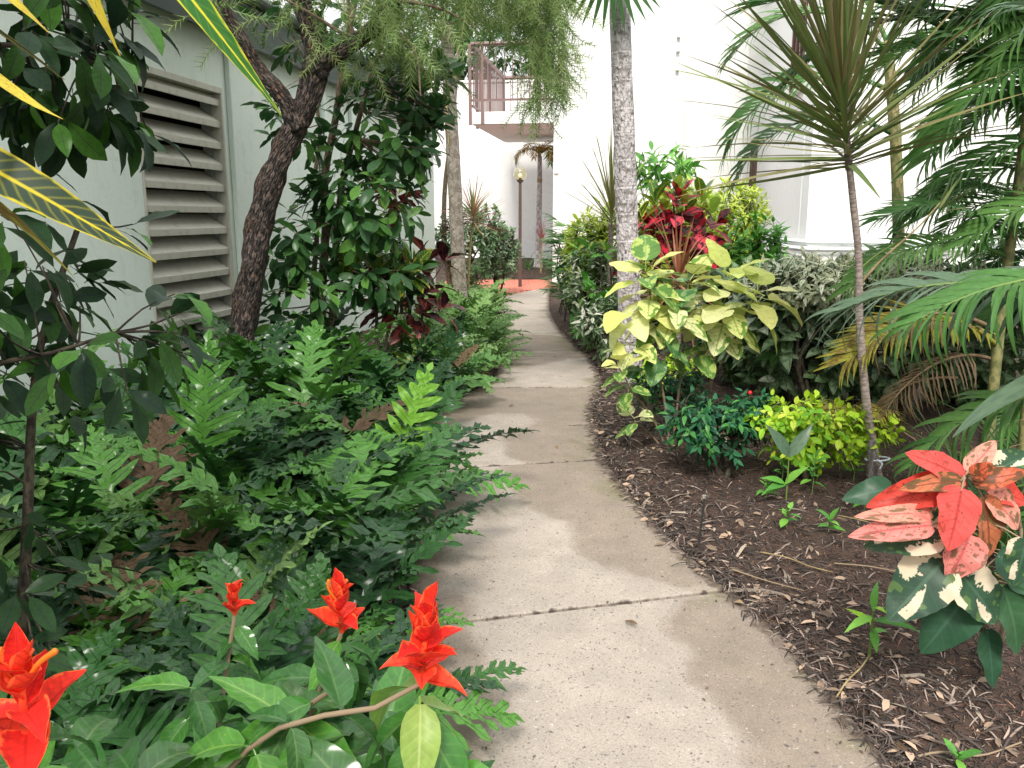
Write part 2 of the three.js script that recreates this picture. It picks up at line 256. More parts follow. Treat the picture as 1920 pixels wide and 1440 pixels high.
// ---------------------------------------------------------------- buildings (all turned by the same 8.6 degrees)
const YAW = -8.6 * Math.PI / 180;
function panelWithHoles(w, h, holes, depth) { // wall in the XY plane, holes [x0, y0, x1, y1], front face at z = depth
  const s = new THREE.Shape(); s.moveTo(0, 0); s.lineTo(w, 0); s.lineTo(w, h); s.lineTo(0, h); s.closePath();
  for (const [a, b, c, d] of holes) { const p = new THREE.Path(); p.moveTo(a, b); p.lineTo(a, d); p.lineTo(c, d); p.lineTo(c, b); p.closePath(); s.holes.push(p); }
  return new THREE.ExtrudeGeometry(s, { depth, bevelEnabled: false });
}
{ // low building with the louvred vent: local x = 0 is the wall face, local +z runs back towards the camera
  const b = thing('louvred_building', 'low pale green painted building with a tall slatted vent and dark green fascia', 'building', [-1.47, 0, -16], null, YAW);
  const Lw = 22, z0 = 8.09, z1 = 9.47, y0 = .4, y1 = 2.75;
  // wall panel: local panel x -> local z
  part(b, 'wall', planar(panelWithHoles(Lw, 3.3, [[z0, y0, z1, y1]], .22).rotateY(-Math.PI / 2).translate(0, 0, 0)), mWallGreen);
  part(b, 'end_wall', planar(box(5.6, 3.3, .2, -3.03, 1.65, .1)), mWallGreen);
  part(b, 'vent_recess', merge([box(.04, y1 - y0 + .4, z1 - z0 + .4, -.62, (y0 + y1) / 2, (z0 + z1) / 2), box(.4, .04, z1 - z0 + .4, -.42, y0 - .1, (z0 + z1) / 2), box(.4, .04, z1 - z0 + .4, -.42, y1 + .1, (z0 + z1) / 2), box(.4, y1 - y0 + .2, .04, -.42, (y0 + y1) / 2, z0 - .1), box(.4, y1 - y0 + .2, .04, -.42, (y0 + y1) / 2, z1 + .1)]), mDark);
  part(b, 'pilaster', planar(bevelBox(.05, 3.1, .62, .027, 1.55, 7.7)), mWallGreen);
  part(b, 'pilaster', planar(bevelBox(.05, 3.1, .5, .027, 1.55, 4.4)), mWallGreen);
  const lou = part(b, 'vent_frame', planar(merge([bevelBox(.12, .05, z1 - z0, -.05, y1 - .025, (z0 + z1) / 2), bevelBox(.12, .05, z1 - z0, -.05, y0 + .025, (z0 + z1) / 2), bevelBox(.12, y1 - y0 - .1, .03, -.05, (y0 + y1) / 2, z0 + .016), bevelBox(.12, y1 - y0 - .1, .03, -.05, (y0 + y1) / 2, z1 - .016)])), mLouvre);
  const cs = new THREE.Shape(); // slat section: blade falling outwards with an upright lip
  [[0, -.05], [.014, -.05], [.014, .0], [-.165, .13], [-.177, .117], [0, -.014]].forEach((q, i) => i ? cs.lineTo(...q) : cs.moveTo(...q)); cs.closePath();
  const slat = planar(new THREE.ExtrudeGeometry(cs, { depth: z1 - z0 - .07, bevelEnabled: true, bevelSize: .002, bevelThickness: .002, bevelSegments: 1 }));
  for (let i = 0; i < 12; i++) { const m = part(lou, 'slat', slat, mLouvre); m.position.set(-.03 + R(-.003, .003), y0 + .13 + i * .192, z0 + .035); m.rotation.z = R(-.02, .02); }
  part(b, 'soffit', planar(box(.3, .03, Lw + .2, .0, 3.315, Lw / 2 - .1)), mSoffit);
  const fa = part(b, 'fascia', planar(bevelBox(.05, .46, Lw + .3, .13, 3.4, Lw / 2 - .12)), mFascia);
  part(fa, 'gutter', tube(variants(12, (i) => [.2, 3.6, -.3 + i * (Lw + .2) / 11]), .06, .06, { rad: 10 }), mFascia);
  const rs = new THREE.Shape(); rs.moveTo(.2, 3.62); rs.lineTo(-5.8, 5.2); rs.lineTo(-5.8, 5.12); rs.lineTo(.2, 3.55); rs.closePath();
  part(b, 'roof', new THREE.ExtrudeGeometry(rs, { depth: Lw, bevelEnabled: false }).translate(0, 0, -.2), mRoof);
  part(b, 'downpipe', tube([[.05, 3.3, 5.7], [.05, 2, 5.7], [.05, 0, 5.7]], .04, .04, { rad: 10 }), mWallGreen);
}
function windowIn(parent, w, h, axis, nPanes) { // frame in the XY plane centred on the origin, front to +z
  const fr = part(parent, 'window', merge([bevelBox(w, .07, .07, 0, h / 2 - .035), bevelBox(w, .07, .07, 0, -h / 2 + .035), bevelBox(.07, h - .142, .07, -w / 2 + .035, 0), bevelBox(.07, h - .142, .07, w / 2 - .035, 0), ...variants(nPanes - 1, (i) => bevelBox(.07, h - .142, .06, -w / 2 + (i + 1) * w / nPanes, 0))]), mBrown);
  for (let i = 0; i < nPanes; i++) part(fr, 'pane', box(w / nPanes - .09, h - .16, .01, -w / 2 + (i + .5) * w / nPanes, 0, -.005), mPane);
  return fr;
}
{ // tall white block
  const b = thing('apartment_block', 'tall blank white rendered block beside the balcony', 'building', [.97, 0, -20], null, YAW);
  part(b, 'wall', planar(box(2.93, 10, 6, 1.465, 5, -3.0)), mWallWhite);
  const dp = part(b, 'downpipe', tube([[2.84, 10, .06], [2.84, 5, .06], [2.84, 0, .06]], .04, .04, { rad: 10 }), mWallWhite);
  for (const y of [2.2, 4.8, 5.2, 5.5, 7.4]) part(dp, 'bracket', bevelBox(.14, .03, .1, 2.8, y, .05), mWallWhite);
  part(b, 'vent_cap', bevelBox(.1, .06, .05, .07, 3.9, .02), mPipe); part(b, 'vent_cap', bevelBox(.1, .06, .05, .07, 2.6, .02), mPipe);
}
{ // recessed white part behind it
  const b = thing('rear_block', 'white rendered wall set back between the tall block and the windowed wing', 'building', [3.9, 0, -23.7], null, YAW);
  part(b, 'wall', planar(box(4.2, 10, 3, 1.2, 5, -1.5)), mWallWhite); part(b, 'parapet', planar(bevelBox(4.4, .2, 3.2, 1.2, 10.1, -1.5)), mWallWhite);
}
{ // windowed wing: corner at the origin, left face along local -z, front face along local +x
  const b = thing('windowed_wing', 'white building wing with brown framed windows and pipes along its base', 'building', [4.9, 0, -14], null, YAW);
  const D = 9.8, holes = [[6.55, 2.15, 7.75, 3.45], [1.2, 3.8, 2.5, 5.3]];
  part(b, 'side_wall', planar(panelWithHoles(D, 10, holes, .22).rotateY(Math.PI / 2).translate(0, 0, 0)), mWallWhite);
  part(b, 'front_wall', planar(box(9, 10, .22, 4.72, 5, -.11)), mWallWhite);
  part(b, 'floor_slab', box(5, .2, D - .5, 2.9, 3.6, -D / 2), mSoffit); part(b, 'inner_wall', box(.1, 9.6, D - .5, 4.5, 4.9, -D / 2), mSoffit);
  part(b, 'roof', box(9.2, .2, D, 4.6, 10.1, -D / 2), mRoof); part(b, 'back_wall', box(9, 10, .2, 4.72, 5, -D + .0), mWallWhite);
  part(b, 'plinth', planar(merge([bevelBox(9.1, .95, .08, 4.5, .47, .03), bevelBox(.08, .95, D - .1, -.03, .47, -D / 2)])), mWallWhite);
  for (const [a, y, c, e] of holes) { const w = windowIn(b, c - a - .02, e - y - .02, 0, 3); w.rotation.y = -Math.PI / 2; w.position.set(.012, (y + e) / 2, -(a + c) / 2); part(w, 'sill', bevelBox(c - a + .1, .05, .16, 0, -(e - y) / 2 - .03, .06), mWallWhite); }
  for (const [y, o, x1] of [[1.17, .1, 8], [1.06, .13, 8]]) part(b, 'pipe', tube([[x1, y, o], [4, y, o], [1, y, o], [.3, y, o], [.0, y, o], [-o, y + .01, o - .12], [-o, y, -.5], [-o, y, -2], [-o, y - .06, -3.2]], .042, .042, { rad: 10, seg: 60 }), mPipe);
  part(b, 'cable', tube([[-.03, 1.3, -.5], [-.03, 2, -.5], [-.035, 3, -.5]], .012, .012, { rad: 6 }), mPipe);
  part(b, 'pipe_joint', tube([[.55, 1.17, .1], [.66, 1.17, .1]], .052, .052, { rad: 10 }), mPipe); part(b, 'pipe_joint', tube([[1.3, 1.06, .13], [1.41, 1.06, .13]], .052, .052, { rad: 10 }), mPipe);
}
{ // walkway balcony with railing
  const b = thing('balcony', 'raised white balcony slab with mauve brown metal railing', 'balcony', [.97, 0, -20], null, YAW);
  const x0 = -1.95, x1 = -.01, zf = -.1, zb = -4.95, yb = 3.72, yt = 4.0, yr = 5.5;
  part(b, 'slab', planar(bevelBox(x1 - x0, yt - yb, zf - zb, (x0 + x1) / 2, (yb + yt) / 2, (zf + zb) / 2, .01)), mWallWhite);
  part(b, 'soffit_panel', box(x1 - x0 - .12, .012, zf - zb - .12, (x0 + x1) / 2, yb - .008, (zf + zb) / 2), mSoffit);
  const rail = (pts, r, n = 'rail') => part(b, n, tube(pts, r, r, { rad: 8 }), mRail);
  const bar = box(.022, 1, .022), post = bevelBox(.07, 1, .05, 0, 0, 0, .006);
  const upright = (n, g, x, z, a, c) => { const m = part(b, n, g, mRail); m.position.set(x, (a + c) / 2, z); m.scale.y = c - a; };
  for (const z of [zf + .03, zb + .06]) { rail([[x0, yr, z], [(x0 + x1) / 2, yr, z], [x1, yr, z]], .055); part(b, 'bottom_rail', box(x1 - x0, .05, .04, (x0 + x1) / 2, 4.26, z), mRail); for (let i = 1; i < 10; i++) upright('baluster', bar, x0 + i * .195, z, z === zf + .03 ? 4.286 : 4.286, yr - .04); }
  rail([[x0, yr, zf], [x0, yr, -2.5], [x0, yr, zb]], .055); part(b, 'bottom_rail', box(.04, .05, zf - zb, x0, 4.14, (zf + zb) / 2), mRail);
  for (let i = 1; i < 26; i++) upright('baluster', bar, x0, zf - i * .187, 4.166, yr - .04);
  for (const [x, z, y] of [[x0 - .03, zf + .06, 3.7], [x0 - .03, -.9, 3.7], [x0, -2.5, 4], [x0, zb + .1, 4], [-.9, zb + .1, 4], [x0 + .26, zf + .06, 3.72]]) upright('post', post, x, z, y, yr);
}
{ // wall behind the lamp
  const b = thing('garden_wall', 'pale blue white wall behind the lamp post', 'wall', [.97, 0, -20], null, YAW);
  part(b, 'wall_face', planar(box(13, 5.5, .3, -6.2, 2.75, -5.9)), mWallWhite);
  for (let i = 0; i < 22; i++) part(b, 'coping', planar(bevelBox(.58, .09, .38, -12.4 + i * .59, 5.545, -5.9, .02)), mWallWhite);
}
{ // globe lamp
  const g = thing('lamp_post', 'slim brown lamp post with a round frosted globe', 'lamp post', [.185, 0, -19.19]);
  part(g, 'pole', tube([[0, -.02, 0], [0, 1, 0], [0, 2.36, 0]], .04, .035, { rad: 14 }), std({ color: 0x5a4640, roughness: .45 }));
  part(g, 'collar', new THREE.CylinderGeometry(.085, .06, .06, 18).translate(0, 2.37, 0), std({ color: 0x5a4640, roughness: .45 }));
  part(g, 'globe', new THREE.SphereGeometry(.155, 28, 20).translate(0, 2.53, 0), new THREE.MeshPhysicalMaterial({ color: 0xfaf7e2, roughness: .15, transmission: .95, thickness: 0, side: THREE.DoubleSide }));
  part(g, 'bulb', new THREE.SphereGeometry(.045, 12, 10).scale(1, 1.4, 1).translate(0, 2.48, 0), std({ color: 0xf4f2e6, roughness: .4 })); part(g, 'bulb_holder', new THREE.CylinderGeometry(.03, .035, .06, 12).translate(0, 2.41, 0), mDark);
}

// ---------------------------------------------------------------- leaf colours and plant materials
function veined(base, vein, o = {}) { // one leaf: midrib at u = .5, side veins rising to the edge
  const { n = 9, slope = .5, vw = .16, edge, blotch, bc, mid = .05, speck = 0, mott = .16 } = o, sd = R(0, 90);
  return tex(64, 128, (u, v, x, y) => {
    const q = Math.abs(u - .5) * 2; let c = base.map((k) => k * (1 - mott / 2 + mott * fbm(x / 9 + sd, y / 9, 3)));
    if (blotch) { const b = smooth(blotch[0], blotch[0] + blotch[1], fbm(x / 16 + sd, y / 22 + sd, 3)); c = mixc(c, bc, b); }
    const f = ((v - q * slope * .35) * n) % 1, d = Math.abs((f + 1) % 1 - .5); c = mixc(c, vein, smooth(vw, 0, d) * (o.va ?? .5) * (1 - q * .3)); c = mixc(c, vein, smooth(mid, mid * .3, Math.abs(u - .5)) * (o.ma ?? .8));
    if (o.sector) { const nz = (fbm(x / 7 + sd, y / 7, 3) - .5) * .5, fl = o.flip ? u < .5 : u > .5; let k = 0; if (fl ? v < .5 + nz * .3 && q > .34 + nz : v > .42 + nz * .4 && v < .86 && q > .1 + nz * .6 && q < (v - .3) * 1.5) k = 1; else if (!fl && v < .4 && q > .62 + nz) k = 1; if (k) c = mixc(c, o.sector, .95); else if (vn(x / 10 + sd, y / 10) > .7 && q > .4) c = mixc(c, [108, 134, 66], .6); }
    if (edge) c = mixc(c, edge, smooth(.82, .97, q + (fbm(x / 6, y / 6 + sd, 2) - .5) * .3));
    if (speck && hash(x >> 1, (y >> 1) + (sd | 0)) < speck) c = mixc(c, o.sc || [60, 50, 30], .8);
    return c;
  });
}
const veinBump = tex(64, 128, (u, v, x, y) => { const q = Math.abs(u - .5) * 2, d = Math.abs(((v - q * .175) * 8 + 8) % 1 - .5); const n = 90 + 120 * smooth(0, .42, d) * smooth(0, .18, q) + 40 * fbm(x / 5, y / 5, 2); return [n, n, n]; }, false);
const toLin = (k) => Math.pow(k / 255, 2.2);
const vary = (list, vein, o, m) => { const top = [0, 1, 2].map((i) => Math.max(...list.map((b) => b[i]))), map = veined(top, vein, o); return list.map((b) => leafMat({ map, bumpMap: veinBump, bumpScale: .0007, color: new THREE.Color().setRGB(...b.map((k, i) => toLin(k) / toLin(top[i]))), ...m })); };
const barkTex = (a, b, c, sx, sy) => tex(256, 256, (u, v, x, y) => { const n = fbm(x / sx, y / sy, 4), m = fbm(x / 40 + 5, y / 60, 3), q = mixc(a, b, smooth(.35, .68, n)); return mixc(q, c, smooth(.55, .75, m) * smooth(.4, .6, n)); });
const barkB = (sx, sy) => tex(256, 256, (u, v, x, y) => { const n = 255 * smooth(.25, .75, fbm(x / sx, y / sy, 4)); return [n, n, n]; }, false);
const uvScale = (t, k) => { t.repeat.set(k, k); return t; };
const mBottle = std({ map: uvScale(barkTex([40, 34, 32], [112, 98, 90], [132, 98, 78], 9, 26), 3), bumpMap: uvScale(barkB(7, 34), 3), bumpScale: .05, roughness: .9 });
const mStemGrey = std({ map: uvScale(barkTex([104, 88, 72], [146, 126, 106], [120, 118, 98], 12, 20), 3), roughness: .85 });
const mStemDark = std({ map: uvScale(barkTex([44, 38, 30], [84, 74, 60], [70, 72, 54], 10, 20), 3), roughness: .85 });
const ringBark = (() => { const ys = [0, .19, .4, .6, .81]; const t = tex(512, 512, (u, v, x, y) => { const n = fbm(x / 9, y / 30, 4), m = fbm(x / 26, y / 22, 3); let c = mixc([172, 166, 168], [212, 206, 208], smooth(.3, .7, n)); c = mixc(c, [132, 126, 122], smooth(.58, .74, m) * .8); if (hash(x >> 3, y >> 4) > .992) c = mixc(c, [84, 76, 72], .7); for (const q of ys) { const d = Math.min(Math.abs(v - q), 1 - Math.abs(v - q)) + (fbm(x / 12, q * 90, 2) - .5) * .006; c = mixc(c, [232, 228, 228], smooth(.009, .002, d) * .6); c = mixc(c, [140, 132, 130], smooth(.006, .001, Math.abs(d - .012)) * .35); } return c; }); return uvScale(t, 1 / 1.2); })();
const mPalmBark = std({ map: ringBark, bumpMap: uvScale(barkB(8, 16), 2), bumpScale: .012, roughness: .9 });
const mPalmBrown = std({ map: uvScale(barkTex([112, 104, 94], [142, 134, 124], [158, 152, 144], 20, 26), 2), bumpMap: uvScale(barkB(8, 12), 2), bumpScale: .005, roughness: .9 });
const mDracStem = std({ map: uvScale(barkTex([116, 104, 98], [164, 150, 142], [128, 120, 110], 26, 5), 3), roughness: .85 });
const mStick = std({ color: 0x8a7860, roughness: .8 });
const mTan = std({ map: uvScale(barkTex([128, 112, 76], [164, 146, 104], [98, 92, 62], 16, 30), 3), roughness: .6 });
const mOlive = std({ map: uvScale(barkTex([104, 108, 66], [142, 138, 90], [164, 146, 104], 16, 30), 3), roughness: .6 });
const mGreenStem = std({ color: 0x66803c, roughness: .6 });

const GREEN = {
  fern: vary([[48, 92, 40], [58, 106, 42], [40, 78, 40], [80, 136, 46]], [34, 58, 26], { n: 6, va: .15, mott: .35, speck: .015 }, { clearcoat: .6, clearcoatRoughness: .24 }),
  fernMid: vary([[112, 152, 80], [98, 140, 70], [130, 166, 96]], [60, 84, 44], { n: 6, va: .15, mott: .3, speck: .015 }, { clearcoat: .4, clearcoatRoughness: .35 }),
  fernLime: vary([[124, 180, 58], [110, 166, 52]], [84, 120, 40], { n: 6, va: .2 }, { transmission: .4 }),
  dark: vary([[42, 72, 36], [34, 60, 34], [54, 92, 36], [70, 120, 38]], [64, 86, 54], { n: 8, va: .2, mott: .25, speck: .004 }, { clearcoat: .15, clearcoatRoughness: .25 }),
  broad: vary([[54, 96, 46], [70, 116, 50], [88, 138, 54], [62, 100, 58]], [92, 122, 78], { n: 9, va: .25, mott: .25 }, { clearcoat: .4, clearcoatRoughness: .3 }),
  bottle: vary([[130, 154, 92], [146, 164, 104], [114, 142, 78]], [120, 140, 90], { n: 2, va: 0 }, { clearcoat: .15 }),
  palm: vary([[78, 124, 58], [64, 108, 52], [94, 138, 68]], [100, 130, 74], { n: 1, va: 0, mott: .3 }, { clearcoat: .4, clearcoatRoughness: .3 }),
  palmGrey: vary([[84, 112, 88], [98, 124, 98]], [110, 134, 104], { n: 1, va: 0, mott: .25 }, { clearcoat: .5, clearcoatRoughness: .3 }),
  yellowPalm: vary([[150, 150, 48], [176, 150, 40]], [150, 130, 60], { n: 1, va: 0, blotch: [.5, .2], bc: [132, 92, 42] }),
  lime: vary([[178, 214, 52], [150, 200, 48], [200, 222, 76], [120, 178, 44]], [190, 210, 100], { n: 6, va: .2 }, { transmission: .35 }),
  gold: vary([[194, 212, 92], [160, 200, 80], [214, 220, 128], [122, 182, 68]], [206, 210, 130], { n: 5, va: .2 }, { transmission: .35 }),
  mid: vary([[92, 156, 56], [80, 140, 54], [118, 176, 64]], [130, 170, 96], { n: 8, va: .25 }, {}),
  bluegreen: vary([[40, 104, 62], [50, 118, 66], [34, 88, 58], [74, 142, 62]], [50, 104, 74], { n: 6, va: .2 }, { clearcoat: .5 }),
  variegated: vary([[92, 120, 78], [72, 100, 64], [104, 130, 92], [140, 156, 124]], [170, 184, 158], { n: 7, va: .4, blotch: [.47, .1], bc: [206, 212, 194] }, { clearcoat: .45 }),
  whitetip: vary([[222, 226, 200], [232, 230, 216], [206, 212, 180]], [150, 170, 124], { n: 7, va: .2, blotch: [.62, .1], bc: [124, 152, 100] }, {}),
};
const ACR = {
  red: vary([[212, 84, 78], [220, 96, 96], [204, 70, 58]], [176, 60, 58], { n: 7, va: .4, blotch: [.7, .1], bc: [172, 74, 60], speck: .03, sc: [110, 62, 50] }, { clearcoat: .2 }),
  pink: vary([[224, 136, 126], [218, 152, 132]], [198, 98, 92], { n: 7, va: .4, blotch: [.68, .06], bc: [132, 104, 76], speck: .03, sc: [70, 76, 48] }, { clearcoat: .2 }),
  orange: vary([[196, 98, 66], [184, 108, 72]], [132, 60, 40], { n: 7, va: .4, blotch: [.5, .12], bc: [104, 78, 44], speck: .03 }, { clearcoat: .2 }),
  cream: [...vary([[40, 72, 52]], [70, 104, 80], { n: 7, va: .3, sector: [224, 206, 178], speck: .012, sc: [70, 84, 50] }, { clearcoat: .3 }), ...vary([[46, 80, 54]], [70, 104, 80], { n: 7, va: .3, sector: [226, 210, 184], flip: 1, speck: .012, sc: [70, 84, 50] }, { clearcoat: .3 })],
  green: vary([[44, 84, 56], [52, 94, 56]], [76, 116, 80], { n: 7, va: .35 }, { clearcoat: .35 }),
  yellow: vary([[222, 224, 138], [228, 230, 166], [206, 218, 118]], [234, 238, 180], { n: 7, va: .45, speck: .012, sc: [96, 130, 60] }, { clearcoat: .15, transmission: .35 }),
  yspot: vary([[228, 230, 172], [216, 222, 142]], [150, 170, 92], { n: 7, va: .3, blotch: [.6, .05], bc: [116, 152, 74], speck: .03, sc: [92, 130, 60] }, { clearcoat: .15 }),
  ygreen: vary([[92, 134, 62], [70, 116, 60]], [140, 170, 98], { n: 7, va: .35, blotch: [.6, .08], bc: [176, 194, 104] }, { clearcoat: .3 }),
};
const mDead = vary([[130, 110, 86], [108, 90, 70], [154, 132, 104], [90, 74, 58]], [84, 68, 52], { n: 8, va: .3, mott: .4 }, { transmission: .1, clearcoat: 0 });
const CROT = {
  ymid: vary([[50, 70, 52], [46, 62, 54]], [228, 206, 44], { n: 17, vw: .2, va: .55, slope: .3, mid: .07, ma: 1, edge: [214, 196, 48] }, { clearcoat: .35 }),
  gmid: vary([[52, 112, 40]], [226, 214, 50], { n: 15, vw: .1, va: .3, slope: .3, mid: .075, ma: 1, edge: [206, 204, 54] }, { clearcoat: .35 }),
  yellow: vary([[212, 192, 62]], [226, 206, 76], { n: 13, va: .3, speck: .05, sc: [120, 88, 40] }, { clearcoat: .3 }),
  mix: vary([[58, 106, 44], [70, 122, 46]], [212, 200, 62], { n: 9, vw: .16, va: .75, mid: .06, ma: 1, blotch: [.62, .1], bc: [196, 190, 60] }, { clearcoat: .4 }),
  red: vary([[104, 42, 44], [140, 54, 50], [74, 34, 38], [158, 70, 60]], [190, 84, 62], { n: 9, va: .35, blotch: [.58, .1], bc: [60, 36, 36] }, { clearcoat: .45 }),
  crimson: vary([[206, 38, 64], [150, 28, 48], [96, 28, 40], [226, 66, 90]], [204, 72, 84], { n: 9, va: .4, blotch: [.55, .1], bc: [52, 24, 32] }, { clearcoat: .4 }),
};
const DRAC = { red: vary([[110, 122, 72], [126, 122, 80], [98, 116, 66]], [112, 130, 72], { n: 1, va: 0, mid: .2, edge: [142, 78, 74] }, { clearcoat: .3, transmission: .12 }), green: vary([[126, 134, 84], [150, 148, 96], [110, 122, 74]], [150, 150, 100], { n: 1, va: 0, edge: [164, 108, 84] }, { clearcoat: .3 }), bronze: vary([[158, 108, 78], [172, 124, 88], [140, 92, 66]], [190, 140, 110], { n: 1, va: 0, edge: [196, 120, 96] }, { clearcoat: .3 }), rosy: vary([[178, 104, 104], [160, 92, 92]], [196, 130, 124], { n: 1, va: 0 }, {}) };

// ---------------------------------------------------------------- plant builders
function frondGeo(L, n, lobe, o = {}) { // lobed fern blade, stalk first, arching back
  const { curl = 1.2, stalk = .22, wing = .05, sd = 0 } = o, b = bag(), pts = []; let y = 0, z = 0; const K = 26;
  for (let i = 0; i <= K; i++) { pts.push(V(Math.sin(i * .35 + sd) * L * .006, y, z)); const a = curl * (i + .5) / K; y += L / K * Math.cos(a); z -= L / K * Math.sin(a); }
  const at = (t) => { const f = clamp(t) * K, i = Math.min(K - 1, Math.floor(f)); return pts[i].clone().lerp(pts[i + 1], f - i); }, tan = (t) => { const i = Math.min(K - 1, Math.floor(clamp(t, 0, .999) * K)); return pts[i + 1].clone().sub(pts[i]).normalize(); };
  for (let i = 0; i < n; i++) for (const sg of [-1, 1]) {
    const t = stalk + (1 - stalk) * Math.pow((i + (sg > 0 ? .25 : 0)) / n, .95) * .97, q = (t - stalk) / (1 - stalk), T = tan(t), N = V(1, 0, 0).cross(T).normalize();
    const l = lobe * (Math.pow(Math.sin(Math.PI * Math.pow(lerp(.16, .985, q), .72)), .8) + .06) * R(.85, 1.12), ang = lerp(1.28, .72, q) + R(-.08, .08);
    const dir = T.clone().multiplyScalar(Math.cos(ang)).add(V(sg * Math.sin(ang), 0, 0)).addScaledVector(N, R(.0, .22)).normalize();
    const nor = N.clone().addScaledVector(dir, -N.dot(dir)).normalize();
    strip(b, at(t).addScaledVector(dir, -.006), dir, nor, l, L * (1 - stalk) / n * 1.15, (s) => (s < .16 ? lerp(1, .5, s / .16) : .5 + .12 * Math.sin((s - .16) * 3.4)) * Math.pow(1 - s * s, .5), { segs: 6, fold: .1, curl: R(-.1, .75), wave: .2, waveN: R(1.2, 2.2), ph: R(0, 6) });
  }
  { // the blade's middle, with its rib
    const base = b.pos.length / 3; for (let i = 0; i <= 12; i++) { const t = i / 12, p = at(t), T = tan(t), N = V(1, 0, 0).cross(T).normalize(), w = t < stalk ? .0035 : L * wing * .5 * (1 - .6 * t); for (const j of [-1, 0, 1]) { const k = p.clone().add(V(j * w, 0, 0)).addScaledVector(N, j ? 0 : -.003); b.pos.push(k.x, k.y, k.z); b.uv.push(.5 + j * (t < stalk ? .01 : .3), t); } if (i < 12) { const k = base + i * 3; b.idx.push(k, k + 1, k + 3, k + 1, k + 4, k + 3, k + 1, k + 2, k + 4, k + 2, k + 5, k + 4); } }
  }
  strip(b, at(.965), tan(.98), V(1, 0, 0).cross(tan(.98)), lobe * .32, L * .05, SH.ovate, { segs: 3 });
  return geoOf(b);
}
const fernG = variants(6, (i) => frondGeo(.78, 9, [.22, .2, .23, .2, .19, .18][i], { curl: [.8, 1.15, 1.4, .55, 1.7, 1][i], sd: i, wing: .06 })), fernMidG = variants(4, (i) => frondGeo(.5, 8, .115, { curl: [.8, 1.2, 1.5, .5][i], sd: i }));
function fern(name, label, group, x, z, n, s, geos, mats, o = {}) {
  const f = thing(name, label, 'fern', [x, groundY(x, z) + .0, z], group), a0 = R(0, 6);
  for (let i = 0; i < n; i++) {
    const az = a0 + i * GA + R(-.3, .3), el = o.el ? R(...o.el) : lerp(1.42, .62, (i + R(0, .6)) / n), d = sph(az, el), up = sph(az, el + Math.PI / 2);
    put(f, 'frond', pick(geos), rnd() < .04 ? pick([mDead[1], mDead[3]]) : pick(mats), V(Math.cos(az) * .03, -.01, Math.sin(az) * .03), d, up.add(V(R(-.3, .3), 0, R(-.3, .3))), s * R(.75, 1.15));
  }
  return f;
}
function palmFrond(L, n, leaf, o = {}) { // feather frond: returns {rachis, leaflets:[{p,dir,up,s}]}
  const { curl = 1.1, stalk = .2, w = .03, droop = .5, vee = .35, sd = 0, side = 0 } = o, K = 24, pts = []; let y = 0, z = 0, x = 0;
  for (let i = 0; i <= K; i++) { pts.push(V(x, y, z)); const a = curl * Math.pow((i + .5) / K, 1.25); y += L / K * Math.cos(a); z -= L / K * Math.sin(a); x += side * L / K * i / K; }
  const at = (t) => { const f = clamp(t) * K, i = Math.min(K - 1, Math.floor(f)); return pts[i].clone().lerp(pts[i + 1], f - i); }, tan = (t) => { const i = Math.min(K - 1, Math.floor(clamp(t, 0, .999) * K)); return pts[i + 1].clone().sub(pts[i]).normalize(); };
  const lf = [];
  for (let i = 0; i < n; i++) for (const sg of [-1, 1]) {
    const q = (i + (sg > 0 ? .4 : 0)) / n, t = lerp(stalk, .995, q), T = tan(t), N = V(1, 0, 0).cross(T).normalize(), ang = lerp(1.15, .35, q) + R(-.06, .06);
    const dir = T.clone().multiplyScalar(Math.cos(ang)).add(V(sg * Math.sin(ang), 0, 0)).addScaledVector(N, vee * R(.5, 1.1)).normalize();
    lf.push({ p: at(t), dir, up: N.clone().addScaledVector(V(sg, 0, 0), -.5), s: leaf * (.45 + .55 * Math.pow(Math.sin(Math.PI * lerp(.2, .93, q)), .7)) * R(.9, 1.08), sg });
  }
  return { rachis: tube(pts.filter((_, i) => i % 3 === 0 || i === K), .011 * L + .003, .0015, { rad: 5, seg: 14 }), lf, w, droop };
}
function frondMerged(f, segs = 3) { const b = bag(); for (const l of f.lf) { const Y = l.dir, Z = l.up.clone().addScaledVector(Y, -l.up.dot(Y)).normalize(); strip(b, l.p, Y, Z, l.s, f.w, SH.strap, { segs, cols: 2, fold: .35, curl: f.droop * R(.6, 1.5) }); } return merge([geoOf(b), f.rachis]); }
const leafletG = variants(3, (i) => leafGeo(1, .075, SH.strap, { segs: 6, fold: .3, curl: .7 + i * .4 }));
function addFrond(parent, f, mats, at, dir, up, s, detail, rm = mGreenStem) {
  if (!detail) { put(parent, 'frond', f.geo || (f.geo = frondMerged(f)), pick(mats), at, dir, up, s); return; }
  const r = put(parent, 'frond', f.rachis, rm, at, dir, up, s), mm = pick(mats);
  for (const l of f.lf) put(r, 'leaflet', pick(detail === true ? leafletG : detail), rnd() < .8 ? mm : pick(mats), l.p, l.dir, l.up, l.s);
}
